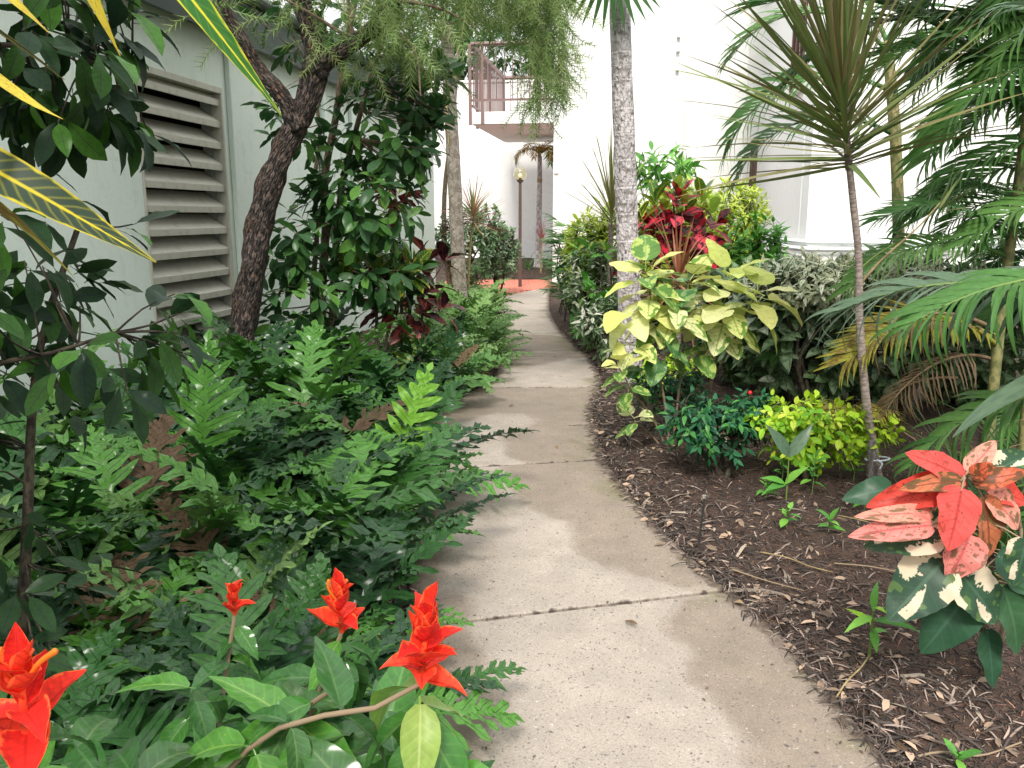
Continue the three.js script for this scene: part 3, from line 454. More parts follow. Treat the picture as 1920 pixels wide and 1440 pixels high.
function rosette(parent, p, axis, n, geos, mats, o = {}) { // sword leaves around a tip
  const { lo = -.3, hi = 1.45, len = .3, s = 1 } = o, A = axis.clone().normalize(), X = A.clone().cross(V(.2, .1, 1)).normalize(), Y = A.clone().cross(X);
  for (let i = 0; i < n; i++) { const q = i / n, az = i * GA + R(-.2, .2), el = lerp(lo, hi, Math.pow(q, o.pw || .85)) + R(-.1, .1), rad = X.clone().multiplyScalar(Math.cos(az)).addScaledVector(Y, Math.sin(az)), d = rad.clone().multiplyScalar(Math.cos(el)).addScaledVector(A, Math.sin(el)); put(parent, 'leaf', pick(geos), pick(mats), p.clone().addScaledVector(A, len * q).addScaledVector(rad, .012), d, A.clone().multiplyScalar(Math.cos(el)).addScaledVector(rad, -Math.sin(el)).add(V(R(-.25, .25), .2, R(-.25, .25))).addScaledVector(rad.clone().cross(A), (o.roll || 0) * R(-1, 1)), s * R(.8, 1.1)); }
}
const ringTrunk = (pts, r0, r1, step, amp, o = {}) => tube(pts, r0, r1, { rad: 14, seg: o.seg || 90, rfn: (t, a, l) => { const f = (l / step) % 1; return 1 + amp * (f < .12 ? 1 - f / .12 : 0) + (fbm(a * 1.6 + 3, l * 5, 3) - .5) * .09 + (o.flare ? o.flare * Math.pow(1 - t, 10) : 0); } });

// a shrub: stems, then leaf whorls in blobs [x, y, z, rx, ry, rz] (relative to its base), twigs back to the stems
function shrub(th, stems, blobs, o) {
  const spine = [];
  for (const s of stems) { part(th, 'stem', tube(s.pts, s.r0, s.r1, { rad: s.rad || 7, rfn: s.rfn }), s.mat || o.stemMat || mStemDark); const c = new THREE.CatmullRomCurve3(s.pts.map(v3)); for (let i = 2; i <= 14; i++) spine.push(c.getPointAt(i / 14)); }
  const tw = [], list = [];
  for (let i = 0; i < o.clusters; i++) {
    let B = blobs[0], k = rnd() * blobs.reduce((a, q) => a + (q[6] || 1), 0); for (const q of blobs) { k -= q[6] || 1; if (k <= 0) { B = q; break; } }
    const d = sph(R(0, 6.28), Math.asin(R(-1, 1))), r = Math.pow(R(.2, 1), o.shell ?? .4), p = V(B[0] + d.x * B[3] * r, B[1] + d.y * B[4] * r, B[2] + d.z * B[5] * r); if (p.y < .03) p.y = .03 + rnd() * .08;
    const c = V(B[0], B[1], B[2]), ax = p.clone().sub(c).normalize().addScaledVector(UP, o.rise ?? .5).normalize();
    whorl(list, p, ax, Math.round(R(o.k[0], o.k[1])), o.wh || {});
    if (o.twigs !== false && spine.length) { let m = spine[0]; for (const q of spine) if (q.distanceToSquared(p) < m.distanceToSquared(p)) m = q; const h = m.clone().lerp(p, .5); h.y -= .03 * R(-1, 1.5); tw.push(tube([m, h, p.clone().addScaledVector(ax, .0)], (o.tw || .005), (o.tw || .005) * .5, { rad: 4, seg: 4 })); }
  }
  if (tw.length) part(th, 'twigs', merge(tw), o.twigMat || o.stemMat || mStemDark);
  leaves(th, list, o); return list;
}

// ================================================================ PLANTS, left of the path
{ // dark glossy shrub close to the camera, in front of the louvred wall
  const t = thing('broadleaf_shrub', 'tall dark green glossy shrub in front of the louvred vent', 'shrub', [-1.7, 0, -2.25]);
  const geos = variants(4, (i) => leafGeo(.115 + i * .008, .05 + i * .003, i % 2 ? SH.obovate : SH.oval, { segs: 6, fold: .12 + .08 * i, curl: .2 + .25 * i, wave: .05, petiole: .012, petW: .004 }));
  shrub(t, [{ pts: [[0, -.05, 0], [.05, .5, .05], [.1, 1.1, .0], [.05, 1.9, -.05], [.1, 2.7, 0]], r0: .035, r1: .012 }, { pts: [[.12, -.05, -.1], [.2, .6, -.15], [.28, 1.2, -.2], [.4, 1.6, -.3]], r0: .022, r1: .008 }, { pts: [[-.1, -.05, .1], [-.15, .7, .2], [-.1, 1.5, .25], [0, 2.3, .3]], r0: .025, r1: .008 }, { pts: [[.08, 1.0, 0], [.3, 1.2, .1], [.5, 1.25, .12], [.66, 1.3, .1]], r0: .012, r1: .004 }, { pts: [[.06, 1.8, 0], [.3, 2.0, .05], [.55, 2.02, 0], [.72, 1.98, 0]], r0: .012, r1: .004 }],
    [[.3, 2.15, 0, .55, .5, .5, 2.6], [.55, 1.98, .02, .32, .22, .25, 1.5], [.2, 1.5, 0, .5, .35, .45, 2], [.58, 1.32, .1, .3, .22, .25, 1.1], [.08, 1.0, 0, .46, .38, .4, 2.2], [.12, .6, .05, .46, .34, .4, 1.8], [0, 2.7, 0, .7, .4, .7, 1.5]],
    { clusters: 190, k: [4, 7], geos, mats: GREEN.dark, tw: .004, rise: .25, wh: { droop: .6, open: [.5, 1.5] } });
}
{ // yellow veined croton, its leaves hanging into the top corner
  const t = thing('croton_shrub', 'croton with long yellow veined leaves hanging in from the top corner', 'shrub', [-1.0, 0, -1.05]);
  part(t, 'stem', tube([[0, -.05, 0], [-.02, .8, .02], [.04, 1.5, 0], [.1, 2.1, -.05]], .02, .009, { rad: 7 }), mStemGrey); part(t, 'stem', tube([[.0, 1.2, 0], [.1, 1.5, -.05], [.14, 1.75, -.08]], .012, .007), mStemGrey);
  const lg = (L, W, c, o = {}) => leafGeo(L, W, SH.lance, { segs: 9, fold: .22, curl: c, wave: .05, waveN: 2, petiole: .03, petW: .005, ...o });
  const one = (g, m, a, b, up) => { const p = v3(a).sub(t.position), d = v3(b).sub(v3(a)); put(t, 'leaf', g, m, p, d, v3(up), 1); };
  one(lg(.37, .07, .2), CROT.ymid[0], [-.84, 1.745, -1.13], [-.5, 1.555, -1.15], [.15, .5, .85]);
  one(lg(.25, .026, .35), GREEN.yellowPalm[0], [-.82, 1.69, -1.16], [-.6, 1.545, -1.18], [.2, .5, -.7]);
  one(lg(.36, .046, .2), CROT.gmid[0], [-.56, 2.05, -1.18], [-.35, 1.79, -1.2], [.3, .3, .9]);
  one(lg(.2, .034, .5), CROT.yellow[0], [-.69, 1.85, -1.1], [-.672, 1.67, -1.09], [.7, .2, .7]);
  one(lg(.16, .02, -.7), CROT.yellow[0], [-.7, 1.84, -1.05], [-.655, 1.775, -1.08], [.8, .2, .5]);
  one(lg(.2, .024, .3), CROT.yellow[0], [-.6, 2.02, -1.12], [-.523, 1.84, -1.15], [.4, .3, .8]);
  one(lg(.2, .03, .4), CROT.yellow[0], [-.76, 1.97, -1.06], [-.6, 1.87, -1.1], [.2, .7, .6]);
  const l = []; whorl(l, V(.1, 2.12, -.05), V(.1, 1, 0), 14, { droop: .6, open: [.3, 1.7] }); const gg = [lg(.3, .04, .4)]; for (const q of l) { const e = q.p.clone().addScaledVector(q.dir, .33).add(t.position); if (e.x > -.62 && e.y < 2.0) continue; put(t, 'leaf', gg[0], pick(CROT.ymid), q.p, q.dir, q.up, q.s); }
  const st2 = [[.04, 1.5, 0], [.14, 1.75, -.08]]; part(t, 'stem', tube([[.06, 1.8, -.02], [.25, 1.95, -.08], [.44, 2.06, -.14]], .008, .004), mStemGrey); part(t, 'stem', tube([[.12, 1.72, -.07], [.15, 1.76, -.08], [.18, 1.76, -.08]], .006, .004), mStemGrey); part(t, 'stem', tube([[.08, 1.85, -.03], [.2, 1.9, -.05], [.34, 1.85, -.05]], .006, .003), mStemGrey);
}
{ // fern bed between the path and the wall
  const spots = [], ORD = ['first', 'second', 'third', 'fourth', 'fifth', 'sixth', 'seventh', 'eighth', 'ninth', 'tenth', 'eleventh', 'twelfth', 'thirteenth', 'fourteenth', 'fifteenth', 'sixteenth', 'seventeenth', 'eighteenth', 'nineteenth', 'twentieth', 'twenty-first', 'twenty-second', 'twenty-third', 'twenty-fourth', 'twenty-fifth', 'twenty-sixth', 'twenty-seventh'], rows = {};
  for (let k = 0; k < 2600 && spots.length < 58; k++) { const z = -Math.pow(R(1.25, 2.78), 2), x = R(wallX(z) + .3, xl(z) - .1); if (x < -3.2 || x * 1550 / -z < -1090 || Math.hypot(x + 2.32, z + 6.9) < .3) continue; const m = lerp(.24, .42, smooth(2, 6, -z)) * 1.12; if (spots.every(([a, b]) => Math.hypot(a - x, b - z) > m)) spots.push([x, z]); }
  spots.sort((p, q) => q[1] - p[1]);
  for (const [x, z] of spots) {
    const dp = xl(z) - x, dw = x - wallX(z), row = dp < .45 ? 'along the path edge' : dw < .7 ? 'along the louvred wall' : dp < .85 ? 'one row in from the path' : dw < 1.2 ? 'one row out from the louvred wall' : 'through the middle of the bed', k = rows[row] = (rows[row] ?? -1) + 1;
    fern('fern', (ORD[k] || 'far') + ' dark lobed fern ' + row + ', from the flowers', 'ferns in the near bed', x, z, Math.round(R(6, 10)), lerp(.82, 1.2, smooth(1.8, 4.5, -z)) * R(.75, 1.28) * (dp < .4 ? .8 : 1), fernG, rnd() < .12 ? GREEN.fernMid : GREEN.fern);
  }
  const a = fern('fern', 'fern with one bright lime young frond standing up beside the path', null, -.72, -4.3, 7, .95, fernG, GREEN.fern); put(a, 'frond', fernMidG[3], GREEN.fernLime[0], V(0, 0, 0), V(.3, 1, .05), V(-.1, .3, 1), 1.7); put(a, 'frond', fernG[1], GREEN.fern[3], V(.03, .02, 0), V(.9, .75, .1), V(-.5, 1, .3), 1.05);
  const b = fern('fern', 'fern holding one upright mid green frond against the dark bed', null, -1.62, -4.1, 6, .9, fernG, GREEN.fern); put(b, 'frond', fernG[3], GREEN.fern[3], V(0, 0, 0), V(.02, 1, .05), V(0, .1, 1), 1.3);
  const c = fern('fern', 'fern with a pale yellowing frond beside the dark twisted trunk', null, -1.75, -6.5, 6, .95, fernG, GREEN.fern); put(c, 'frond', fernMidG[3], GREEN.fernLime[1], V(0, 0, 0), V(.45, 1, 0), V(-.3, .4, 1), 1.2);
  const d = fern('fern', 'fern spreading glossy fronds just behind the red flowers', null, -.62, -2.15, 9, .78, fernG, GREEN.fern);
  const e = fern('fern', 'small light green fern at the path edge beside the largest red flower', null, -.12, -1.25, 6, .62, fernMidG, [GREEN.fern[3]]); e.position.y = 0;
}
{ // lighter fern bank further along the path
  const spots = [], rows = {}, ORD = ['first', 'second', 'third', 'fourth', 'fifth', 'sixth', 'seventh', 'eighth', 'ninth', 'tenth', 'eleventh', 'twelfth', 'thirteenth', 'fourteenth', 'fifteenth', 'sixteenth', 'seventeenth', 'eighteenth', 'nineteenth', 'twentieth', 'twenty-first', 'twenty-second', 'twenty-third', 'twenty-fourth', 'twenty-fifth', 'twenty-sixth', 'twenty-seventh'];
  for (let k = 0; k < 2600 && spots.length < 46; k++) { const z = -R(7.4, 15.4), x = xl(z) - Math.pow(rnd(), 1.3) * R(.12, 1.25) - .1; if (x < wallX(z) + .25 || Math.hypot(x + .78, z + 13) < .22) continue; if (spots.every(([a, b]) => Math.hypot(a - x, b - z) > .3)) spots.push([x, z]); }
  spots.sort((p, q) => q[1] - p[1]);
  for (const [x, z] of spots) { const d = xl(z) - x, row = d < .38 ? 'touching the path bend' : d < .75 ? 'inside the bank at the bend' : 'behind the bank at the bend', k = rows[row] = (rows[row] ?? -1) + 1; fern('bank_fern', (ORD[k] || 'far') + ' pale fern ' + row + ', counted from the camera', 'ferns at the bend of the path', x, z, Math.round(R(9, 12)), R(1.0, 1.4) * (d < .3 ? .8 : 1.1), fernMidG, GREEN.fernMid); }
}
{ // bottlebrush tree
  const t = thing('bottlebrush_tree', 'dark furrowed forked tree leaning beside the louvred vent with narrow drooping leaves', 'tree', [-2.33, 0, -6.9]);
  const o3 = (a) => a.map(([x, y, z]) => [x + 2.33, y, z + 6.9]), rough = (t, a, l) => 1 + .09 * Math.sin(a * 4 + fbm(l * 2.2, Math.cos(a), 2) * 9) + (fbm(Math.cos(a) * 1.5 + 9, l * 6 + Math.sin(a) * 1.5, 3) - .5) * .75 + smooth(.6, .8, fbm(l * 2.5 + 3, Math.sin(a) + 4, 2)) * .25;
  const T = part(t, 'trunk', tube(o3([[-2.34, -.08, -6.9], [-2.305, .38, -6.9], [-2.245, .744, -6.9], [-2.141, 1.187, -6.9], [-2.04, 1.62, -6.9], [-1.897, 2.0, -6.9], [-1.745, 2.27, -6.9], [-1.635, 2.49, -6.9], [-1.552, 2.735, -6.9]]), .108, .086, { rad: 20, seg: 110, rfn: rough }), mBottle);
  const lim = [[[[-1.552, 2.70, -6.9], [-1.57, 3.0, -6.9], [-1.652, 3.246, -6.9], [-1.67, 3.6, -6.95], [-1.5, 4.2, -7]], .085, .04], [[[-1.72, 2.28, -6.88], [-1.8, 2.52, -6.8], [-1.955, 2.68, -6.8], [-2.084, 2.93, -6.8], [-2.18, 3.11, -6.8], [-2.29, 3.4, -6.8]], .075, .025], [[[-1.56, 2.72, -6.9], [-1.4, 2.8, -6.75], [-1.2, 2.9, -6.7], [-1.0, 3.05, -6.7], [-.8, 3.32, -6.75], [-.5, 3.6, -6.9]], .075, .03]];
  for (const [p, a, b] of lim) part(t, 'limb', tube(o3(p), a, b, { rad: 14, seg: 50, rfn: rough }), mBottle);
  part(t, 'stub', tube(o3([[-1.5, 2.68, -6.85], [-1.44, 2.68, -6.74]]), .035, .03, { rad: 10 }), mBottle);
  const thin = [[[-1.2, 2.9, -6.7], [-1.22, 3.15, -6.6], [-1.1, 3.5, -6.5]], [[-1.2, 2.9, -6.72], [-1.5, 3.08, -6.6], [-1.75, 3.2, -6.5]], [[-.8, 3.32, -6.75], [-.3, 3.3, -6.9], [.15, 3.15, -7], [.35, 2.85, -7.1]], [[-.5, 3.6, -6.9], [.1, 3.75, -7], [.6, 3.55, -7.2]], [[-1.5, 4.2, -7], [-1, 4.4, -6.8], [-.4, 4.2, -6.5]], [[-1.65, 3.4, -6.9], [-2.1, 3.5, -6.6], [-2.4, 3.35, -6.4]], [[-1.0, 3.05, -6.7], [-.75, 2.85, -6.7], [-.7, 2.5, -6.65]], [[-.9, 3.2, -6.7], [-.55, 3.1, -6.5], [-.25, 2.95, -6.45]]];
  for (const p of thin) part(t, 'branch', tube(o3(p), .018, .006, { rad: 6 }), mStemGrey);
  const spray = (k) => { const b = bag(), L = .3; for (let i = 0; i < 36; i++) { const q = .12 + .88 * i / 36, az = i * GA, d = V(Math.cos(az) * .8, .75, Math.sin(az) * .8 - .15).normalize(); strip(b, V(.02 * Math.sin(q * 4 + k), q * L, -q * q * .07), d, V(Math.cos(az + 1.5), .2, Math.sin(az + 1.5)), R(.05, .085), .013, SH.needle, { segs: 1, cols: 1, curl: 0, fold: 0 }); } return merge([geoOf(b), tube([[0, 0, 0], [.02 * Math.sin(2 + k), L / 2, -.018], [.02 * Math.sin(4 + k), L, -.07]], .003, .0015, { rad: 3, seg: 3 })]); };
  const geos = variants(4, spray), list = [], add = (n, f) => { for (let i = 0; i < n; i++) { const [p, d] = f(); if (p.x > -.46 && p.x < .14 && p.y < 3.12) p.y = 3.12 + rnd() * .7; list.push({ p: p.clone().sub(t.position), dir: d, up: V(R(-1, 1), .5, R(-1, 1)), s: R(.7, 1.25) }); } };
  const hang = () => V(R(-.5, .5), R(-1.1, .1), R(-.5, .5));
  add(640, () => { const x = R(-1.1, .42); return [V(x, lerp(2.75, 2.5, smooth(-.8, .4, x)) + Math.pow(rnd(), .8) * 1.3, R(-7.6, -6.1)), hang()]; }); add(210, () => [V(R(.05, .42), R(2.5, 3.5), R(-7.5, -6.5)), hang()]); add(150, () => [V(R(-1.5, -.6), R(2.85, 3.7), R(-7.2, -6.2)), hang()]); add(70, () => [V(R(-2.4, -1.5), R(3.0, 3.7), R(-7, -6.2)), V(R(-1, .6), R(-.6, .3), R(-.5, .5))]); add(420, () => [V(R(-2.4, .6), R(3.6, 4.7), R(-7.9, -5.9)), hang()]);
  leaves(t, list, { geos, mats: GREEN.bottle, name: 'leafy_twig', most: 300 });
}
{ // several-stemmed tree behind it
  const t = thing('multi_stem_tree', 'slender grey stemmed tree with big drooping green leaves beyond the forked trunk', 'tree', [-1.85, 0, -7.9]), o3 = (a) => a.map(([x, y, z]) => [x + 1.85, y, z + 7.9]);
  const geos = variants(4, (i) => leafGeo(.185 + .012 * i, .078 + .004 * i, i % 3 ? SH.obovate : SH.oval, { segs: 6, fold: .15 + .07 * i, curl: .25 + .2 * i, wave: .05, petiole: .02, petW: .006 }));
  shrub(t, [{ pts: o3([[-1.85, -.05, -7.9], [-1.8, .9, -7.85], [-1.73, 1.43, -7.8], [-1.714, 1.95, -7.8], [-1.573, 2.45, -7.7], [-1.48, 2.94, -7.7], [-1.37, 3.4, -7.7], [-1.3, 4, -7.7]]), r0: .05, r1: .022 }, { pts: o3([[-1.82, -.05, -7.95], [-1.7, .84, -7.9], [-1.636, 1.48, -7.85], [-1.54, 1.95, -7.8], [-1.4, 2.37, -7.75], [-1.27, 2.78, -7.75], [-1.1, 3.2, -7.7]]), r0: .045, r1: .018 }, { pts: o3([[-1.9, -.05, -7.85], [-1.88, .86, -7.8], [-1.8, 1.435, -7.75], [-1.785, 1.94, -7.7], [-1.72, 2.3, -7.7], [-1.75, 2.8, -7.6]]), r0: .032, r1: .014 }],
    [...[[-1.1, 2.35, -7.6, .5, .5, .45, 2.6], [-.85, 2.75, -7.7, .35, .35, .4, 1.6], [-1.3, 1.75, -7.5, .55, .45, .4, 2.4], [-1.9, 2.3, -7.3, .35, .35, .3, .8], [-1.95, 1.35, -7.4, .3, .45, .3, 1], [-1.25, 1.15, -7.6, .5, .35, .35, 1], [-1.9, .8, -7.3, .4, .35, .3, 1], [-1.5, 3.2, -7.6, .8, .4, .5, 1.2]].map((b) => [b[0] + 1.85, b[1], b[2] + 7.9, ...b.slice(3)])],
    { clusters: 250, k: [4, 7], geos, mats: GREEN.broad, stemMat: mStemGrey, tw: .006, rise: .3, wh: { droop: .55, open: [.6, 1.5] } });
}
const crotG = variants(3, (i) => leafGeo(.24 + .02 * i, .12, SH.oval, { segs: 6, fold: .15, curl: .3 + .3 * i, wave: .08, petiole: .02 }));
function croton(label, x, z, h, w, n, mats, gs = 1, blobs) {
  const t = thing('croton', label, 'croton', [x, groundY(x, z), z]);
  shrub(t, [{ pts: [[0, -.05, 0], [.05, h * .5, .02], [0, h * .9, 0]], r0: .025, r1: .01 }, { pts: [[.03, -.05, 0], [.15, h * .4, .05], [.25 * w, h * .75, .1]], r0: .02, r1: .008 }], blobs || [[0, h * .75, 0, w * .5, h * .3, w * .4]], { clusters: n, k: [4, 6], geos: crotG, mats, tw: .007, rise: .7, wh: { droop: .15, open: [.4, 1.35], size: gs } }); return t;
}
croton('green and yellow veined croton below the slender stems', -1.32, -7.75, 1.25, .8, 14, CROT.mix, 1, [[.08, 1.05, 0, .42, .14, .3]]);
croton('dull red croton with drooping crimson leaves by the ferns', -1.05, -8.1, 1.15, .8, 22, CROT.red, .95, [[.0, .8, .1, .42, .32, .3, 2], [.25, 1.1, 0, .2, .15, .15]]);
croton('tall croton with rusty red and green upper leaves against the pale wall', -1.2, -8.7, 2.1, .6, 15, [...CROT.red, ...CROT.mix], .9, [[0, 1.85, 0, .25, .2, .2], [-.25, 1.35, 0, .2, .2, .2]]);
croton('low croton with yellow netted leaves at the foot of the fern bank', -.82, -7.2, .42, .4, 3, CROT.mix, .75, [[0, .35, 0, .15, .08, .1]]);
{ // slender palm by the end of the low building
  const t = thing('slender_palm', 'slender grey brown palm trunk rising out of the fern bank', 'palm tree', [-.775, 0, -13]);
  part(t, 'trunk', ringTrunk([[0, -.05, 0], [-.045, .49, 0], [-.1, 2.04, 0], [-.165, 3.51, 0], [-.19, 4.4, 0]], .115, .092, .14, .05, { flare: .15 }), mPalmBrown);
  const f = palmFrond(1.5, 26, .42, { curl: 1.4, w: .032 }); for (let i = 0; i < 9; i++) addFrond(t, f, GREEN.palm, V(-.19, 4.38, 0), sph(i * GA, R(.4, 1.2)), sph(i * GA, R(.4, 1.2) + 1.57), R(.85, 1.05));
  part(t, 'dead_sheath', tube([[-.17, 3.5, .1], [-.2, 3.1, .13], [-.17, 2.6, .14]], .03, .008, { rad: 6 }), mTan);
}
{ // leaning thin trunks behind
  const t = thing('thin_trunk_tree', 'thin pale leaning trunk at the far corner of the low building', 'tree', [-1.25, 0, -17]);
  part(t, 'trunk', tube([[0, -.05, 0], [-.12, 1.2, 0], [-.08, 2.2, .1], [.1, 3.4, .2], [.25, 5, .3]], .06, .03, { rad: 9 }), mStemGrey);
  const l = []; for (let i = 0; i < 40; i++) whorl(l, V(R(-.6, 1), R(4.6, 6), R(-.6, .8)), V(R(-1, 1), .6, R(-1, 1)), 6, { droop: .4 }); leaves(t, l, { geos: variants(2, () => leafGeo(.2, .07, SH.lance, { segs: 4 })), mats: GREEN.broad, most: 60 });
}
const swordG = (L, W, cs) => cs.map((c) => leafGeo(L, W, SH.sword, { segs: 6, fold: .28, curl: c }));
{ // dracaena in front of the round bush
  const t = thing('spiky_dracaena', 'small dracaena with a starburst of pinkish leaves beside the slender palm trunk', 'dracaena', [-.78, 0, -14]);
  part(t, 'stem', tube([[0, -.05, 0], [.05, .6, 0], [.08, 1.1, 0], [.13, 1.5, 0]], .025, .02, { rad: 8 }), mTan); part(t, 'stem', tube([[.05, .75, 0], [-.02, 1.0, .02], [.06, 1.2, .03]], .008, .006), mTan);
  rosette(t, V(.13, 1.46, 0), UP, 80, swordG(.66, .03, [.1, .25, .45]), [...DRAC.green, DRAC.rosy[0], DRAC.bronze[1]], { lo: -.45, hi: 1.3, len: .22, pw: .9, roll: .8 });
}
function leafBush(name, label, cat, p, size, clusters, mats, geos, o = {}) { // rounded bush on short stems
  const t = thing(name, label, cat, [p[0], groundY(p[0], p[2]), p[2]], o.group), [w, h, d] = size, blobs = o.blobs || [[0, h * .55, 0, w / 2, h * .45, d / 2, 2], [w * .22, h * .72, 0, w * .28, h * .27, d * .35], [-w * .22, h * .62, .05, w * .3, h * .3, d * .35]];
  shrub(t, variants(o.stems || 4, (i) => ({ pts: [[R(-.08, .08), -.05, R(-.08, .08)], [R(-.15, .15) * w, h * .35, R(-.1, .1)], [(i / 3 - .5) * w * .6, h * .72, R(-.2, .2) * d]], r0: .016 + .008 * h, r1: .005 })), blobs, { clusters, k: o.k || [5, 8], geos, mats, most: o.most ?? 120, stemMat: o.stemMat, tw: .004, rise: o.rise ?? .5, shell: o.shell ?? .3, wh: o.wh || { droop: .25 } });
  return t;
}
const smallG = (L, W, sh = SH.ovate) => variants(3, (i) => leafGeo(L * (1 + .1 * i), W, sh, { segs: 4, fold: .15 + .1 * i, curl: .2 + .3 * i }));
leafBush('variegated_bush', 'dense cream flecked bush at the corner of the low building', 'bush', [-.85, 0, -17], [1.5, 1.95, 1.2], 420, [...GREEN.variegated, GREEN.broad[1]], smallG(.11, .055), { most: 140 });
leafBush('variegated_bush', 'lower variegated bush just short of the lamp post', 'bush', [-.28, 0, -17.5], [.9, 1.55, .9], 260, [...GREEN.variegated, GREEN.whitetip[0]], smallG(.1, .05), { most: 120 });
{ // young palm below the balcony
  const t = thing('young_palm', 'young palm with a tuft of yellowing fronds under the balcony', 'palm tree', [.74, groundY(.74, -23.4), -23.4]);
  part(t, 'trunk', ringTrunk([[0, -.05, 0], [.0, 1, 0], [.02, 2.3, 0], [.02, 3, 0]], .1, .06, .13, .06, { flare: .5 }), mPalmBark); part(t, 'crownshaft', tube([[.02, 2.3, 0], [.02, 2.8, 0], [.0, 3.2, 0]], .075, .04, { rad: 9 }), mTan);
  const f = palmFrond(1.15, 26, .34, { curl: 2.3, w: .03, droop: .9, stalk: .1 }); for (let i = 0; i < 9; i++) addFrond(t, f, rnd() < .6 ? GREEN.yellowPalm : GREEN.palm, V(.02, 3.05, 0), sph(i * GA + .3, R(.6, 1.1)), sph(i * GA + .3, R(.6, 1.1) + 1.57), R(.8, 1));
  const c = thing('red_cordyline', 'small red spiky cordyline at the foot of the young palm', 'cordyline', [.78, groundY(.78, -22.5), -22.5]); part(c, 'stem', tube([[0, -.05, 0], [0, .4, 0], [.02, .8, 0]], .025, .02), mTan); rosette(c, V(.02, .72, 0), UP, 40, swordG(.5, .024, [.1, .4]), DRAC.rosy, { lo: -.2 });
  for (const [x, z, lab] of [[-.05, -22.6, 'scrappy low plant left of the lamp post by the back wall'], [.45, -23, 'straggly low plant right of the lamp post by the back wall'], [1.2, -22.4, 'low green plant at the corner of the tall white block'], [-.6, -22.4, 'low plant in the soil behind the round bush']]) { const w = thing('low_plant', lab, 'plant', [x, groundY(x, z), z]); rosette(w, V(0, 0, 0), UP, 26, swordG(.5, .035, [.6, 1.1]), rnd() < .5 ? GREEN.palm : DRAC.green, { lo: .1, len: .05 }); }
}
// ================================================================ right of the path
{ // tall palm with a pale ringed trunk
  const t = thing('ringed_palm', 'tall palm with a pale grey ringed trunk on the right of the path', 'palm tree', [1.17, 0, -8]);
  part(t, 'trunk', ringTrunk([[0, -.06, 0], [-.054, 1.12, 0], [-.128, 2.35, 0], [-.19, 3.37, 0], [-.22, 4.3, 0]], .112, .092, .24, .012, { seg: 130, flare: .2 }), mPalmBark);
  const f = palmFrond(1.5, 24, .5, { curl: 1.9, w: .045, droop: .5 }), f2 = palmFrond(1.1, 16, .45, { curl: 2.2, w: .05, droop: .4, stalk: .25 });
  for (let i = 0; i < 8; i++) { const az = i * GA + 1, el = R(.5, 1.1); addFrond(t, f, GREEN.palm, V(-.22, 4.3, 0), sph(az, el), sph(az, el + 1.57), 1); }
  addFrond(t, f2, GREEN.palm, V(-.2, 4.15, .05), V(-.25, .5, .45), V(.2, 1, -.3), .95, true); put(t, 'hanging_leaf', (() => { const b = bag(); for (let i = 0; i < 13; i++) { const a = (i / 12 - .5) * 1.9; strip(b, V(0, .2, 0), V(Math.sin(a), Math.cos(a), 0), V(0, 0, 1), .62, .06, SH.strap, { segs: 5, fold: .25, curl: R(.1, .5) }); } strip(b, V(0, 0, 0), V(0, 1, 0), V(0, 0, 1), .22, .012, () => 1, { segs: 1, curl: 0 }); return geoOf(b); })(), GREEN.palm[1], V(-.3, 3.98, .3), V(-.1, -1, .12), V(0, .2, 1)); part(t, 'leaf_stalk', tube([[-.22, 4.25, 0], [-.26, 4.3, .2], [-.3, 3.97, .3]], .014, .01), mGreenStem);
  part(t, 'crownshaft', tube([[-.2, 4.0, 0], [-.22, 4.35, 0], [-.23, 4.7, 0]], .1, .06, { rad: 10 }), mGreenStem);
}
{ // young dragon tree tied to a stake
  const t = thing('dragon_tree', 'thin stemmed dragon tree with a spray of dark reddish sword leaves, tied to a stake', 'dracaena', [2.229, 0, -4.75]), o3 = (a) => a.map(([x, y]) => [x - 2.229, y, 0]);
  part(t, 'trunk', ringTrunk(o3([[2.229, -.06], [2.15, .26], [2.091, .505], [2.007, 1.011], [1.971, 1.376], [1.916, 1.672], [1.88, 1.861]]), 0.027, .018, .022, .09, { seg: 230 }), mDracStem);
  part(t, 'shoot', tube([[-.25, 1.3, 0], [-.17, 1.38, .02], [-.08, 1.45, .05]], .006, .004, { rad: 5 }), mGreenStem); part(t, 'shoot', tube([[-.25, 1.2, 0], [-.14, 1.34, 0], [.1, 1.55, -.05], [.22, 1.68, -.08]], .008, .004, { rad: 5 }), mTan);
  rosette(t, V(.2, 1.62, -.08), V(.5, .9, 0), 5, swordG(.28, .025, [.1, .2]), DRAC.red, { lo: .8, len: .05 });
  const G1 = swordG(.98, .034, [.04, .12, .25, -.08]); rosette(t, V(-.35, 1.86, 0), V(-.24, 1, .08), 150, G1, DRAC.red, { lo: .08, hi: 1.4, len: .5, s: 1, pw: 1.0, roll: 1.1 });
  part(t, 'crown_stem', tube([[-.349, 1.85, 0], [-.39, 2.1, .0], [-.43, 2.42, .02]], .021, .016, { rad: 8 }), mDracStem);
  const s = thing('wooden_stake', 'grey square wooden stake beside the dragon tree stem', 'stake', [2.125, 0, -4.68]); s.rotation.z = .05;
  part(s, 'post', bevelBox(.042, .5, .034, 0, .06, 0, .003), std({ map: uvScale(barkTex([92, 86, 84], [136, 128, 124], [108, 100, 96], 8, 40), 3), roughness: .9 }));
  const tie = part(s, 'tie', new THREE.TorusGeometry(.055, .006, 6, 22).scale(1.25, .75, 1).rotateX(Math.PI / 2).translate(.045, .19, -.02), std({ color: 0xc9cdd6, roughness: .4 })); part(tie, 'knot', tube([[.02, .2, .03], [.045, .18, .045], [.03, .15, .05]], .006, .004), std({ color: 0xc9cdd6, roughness: .4 }));
}
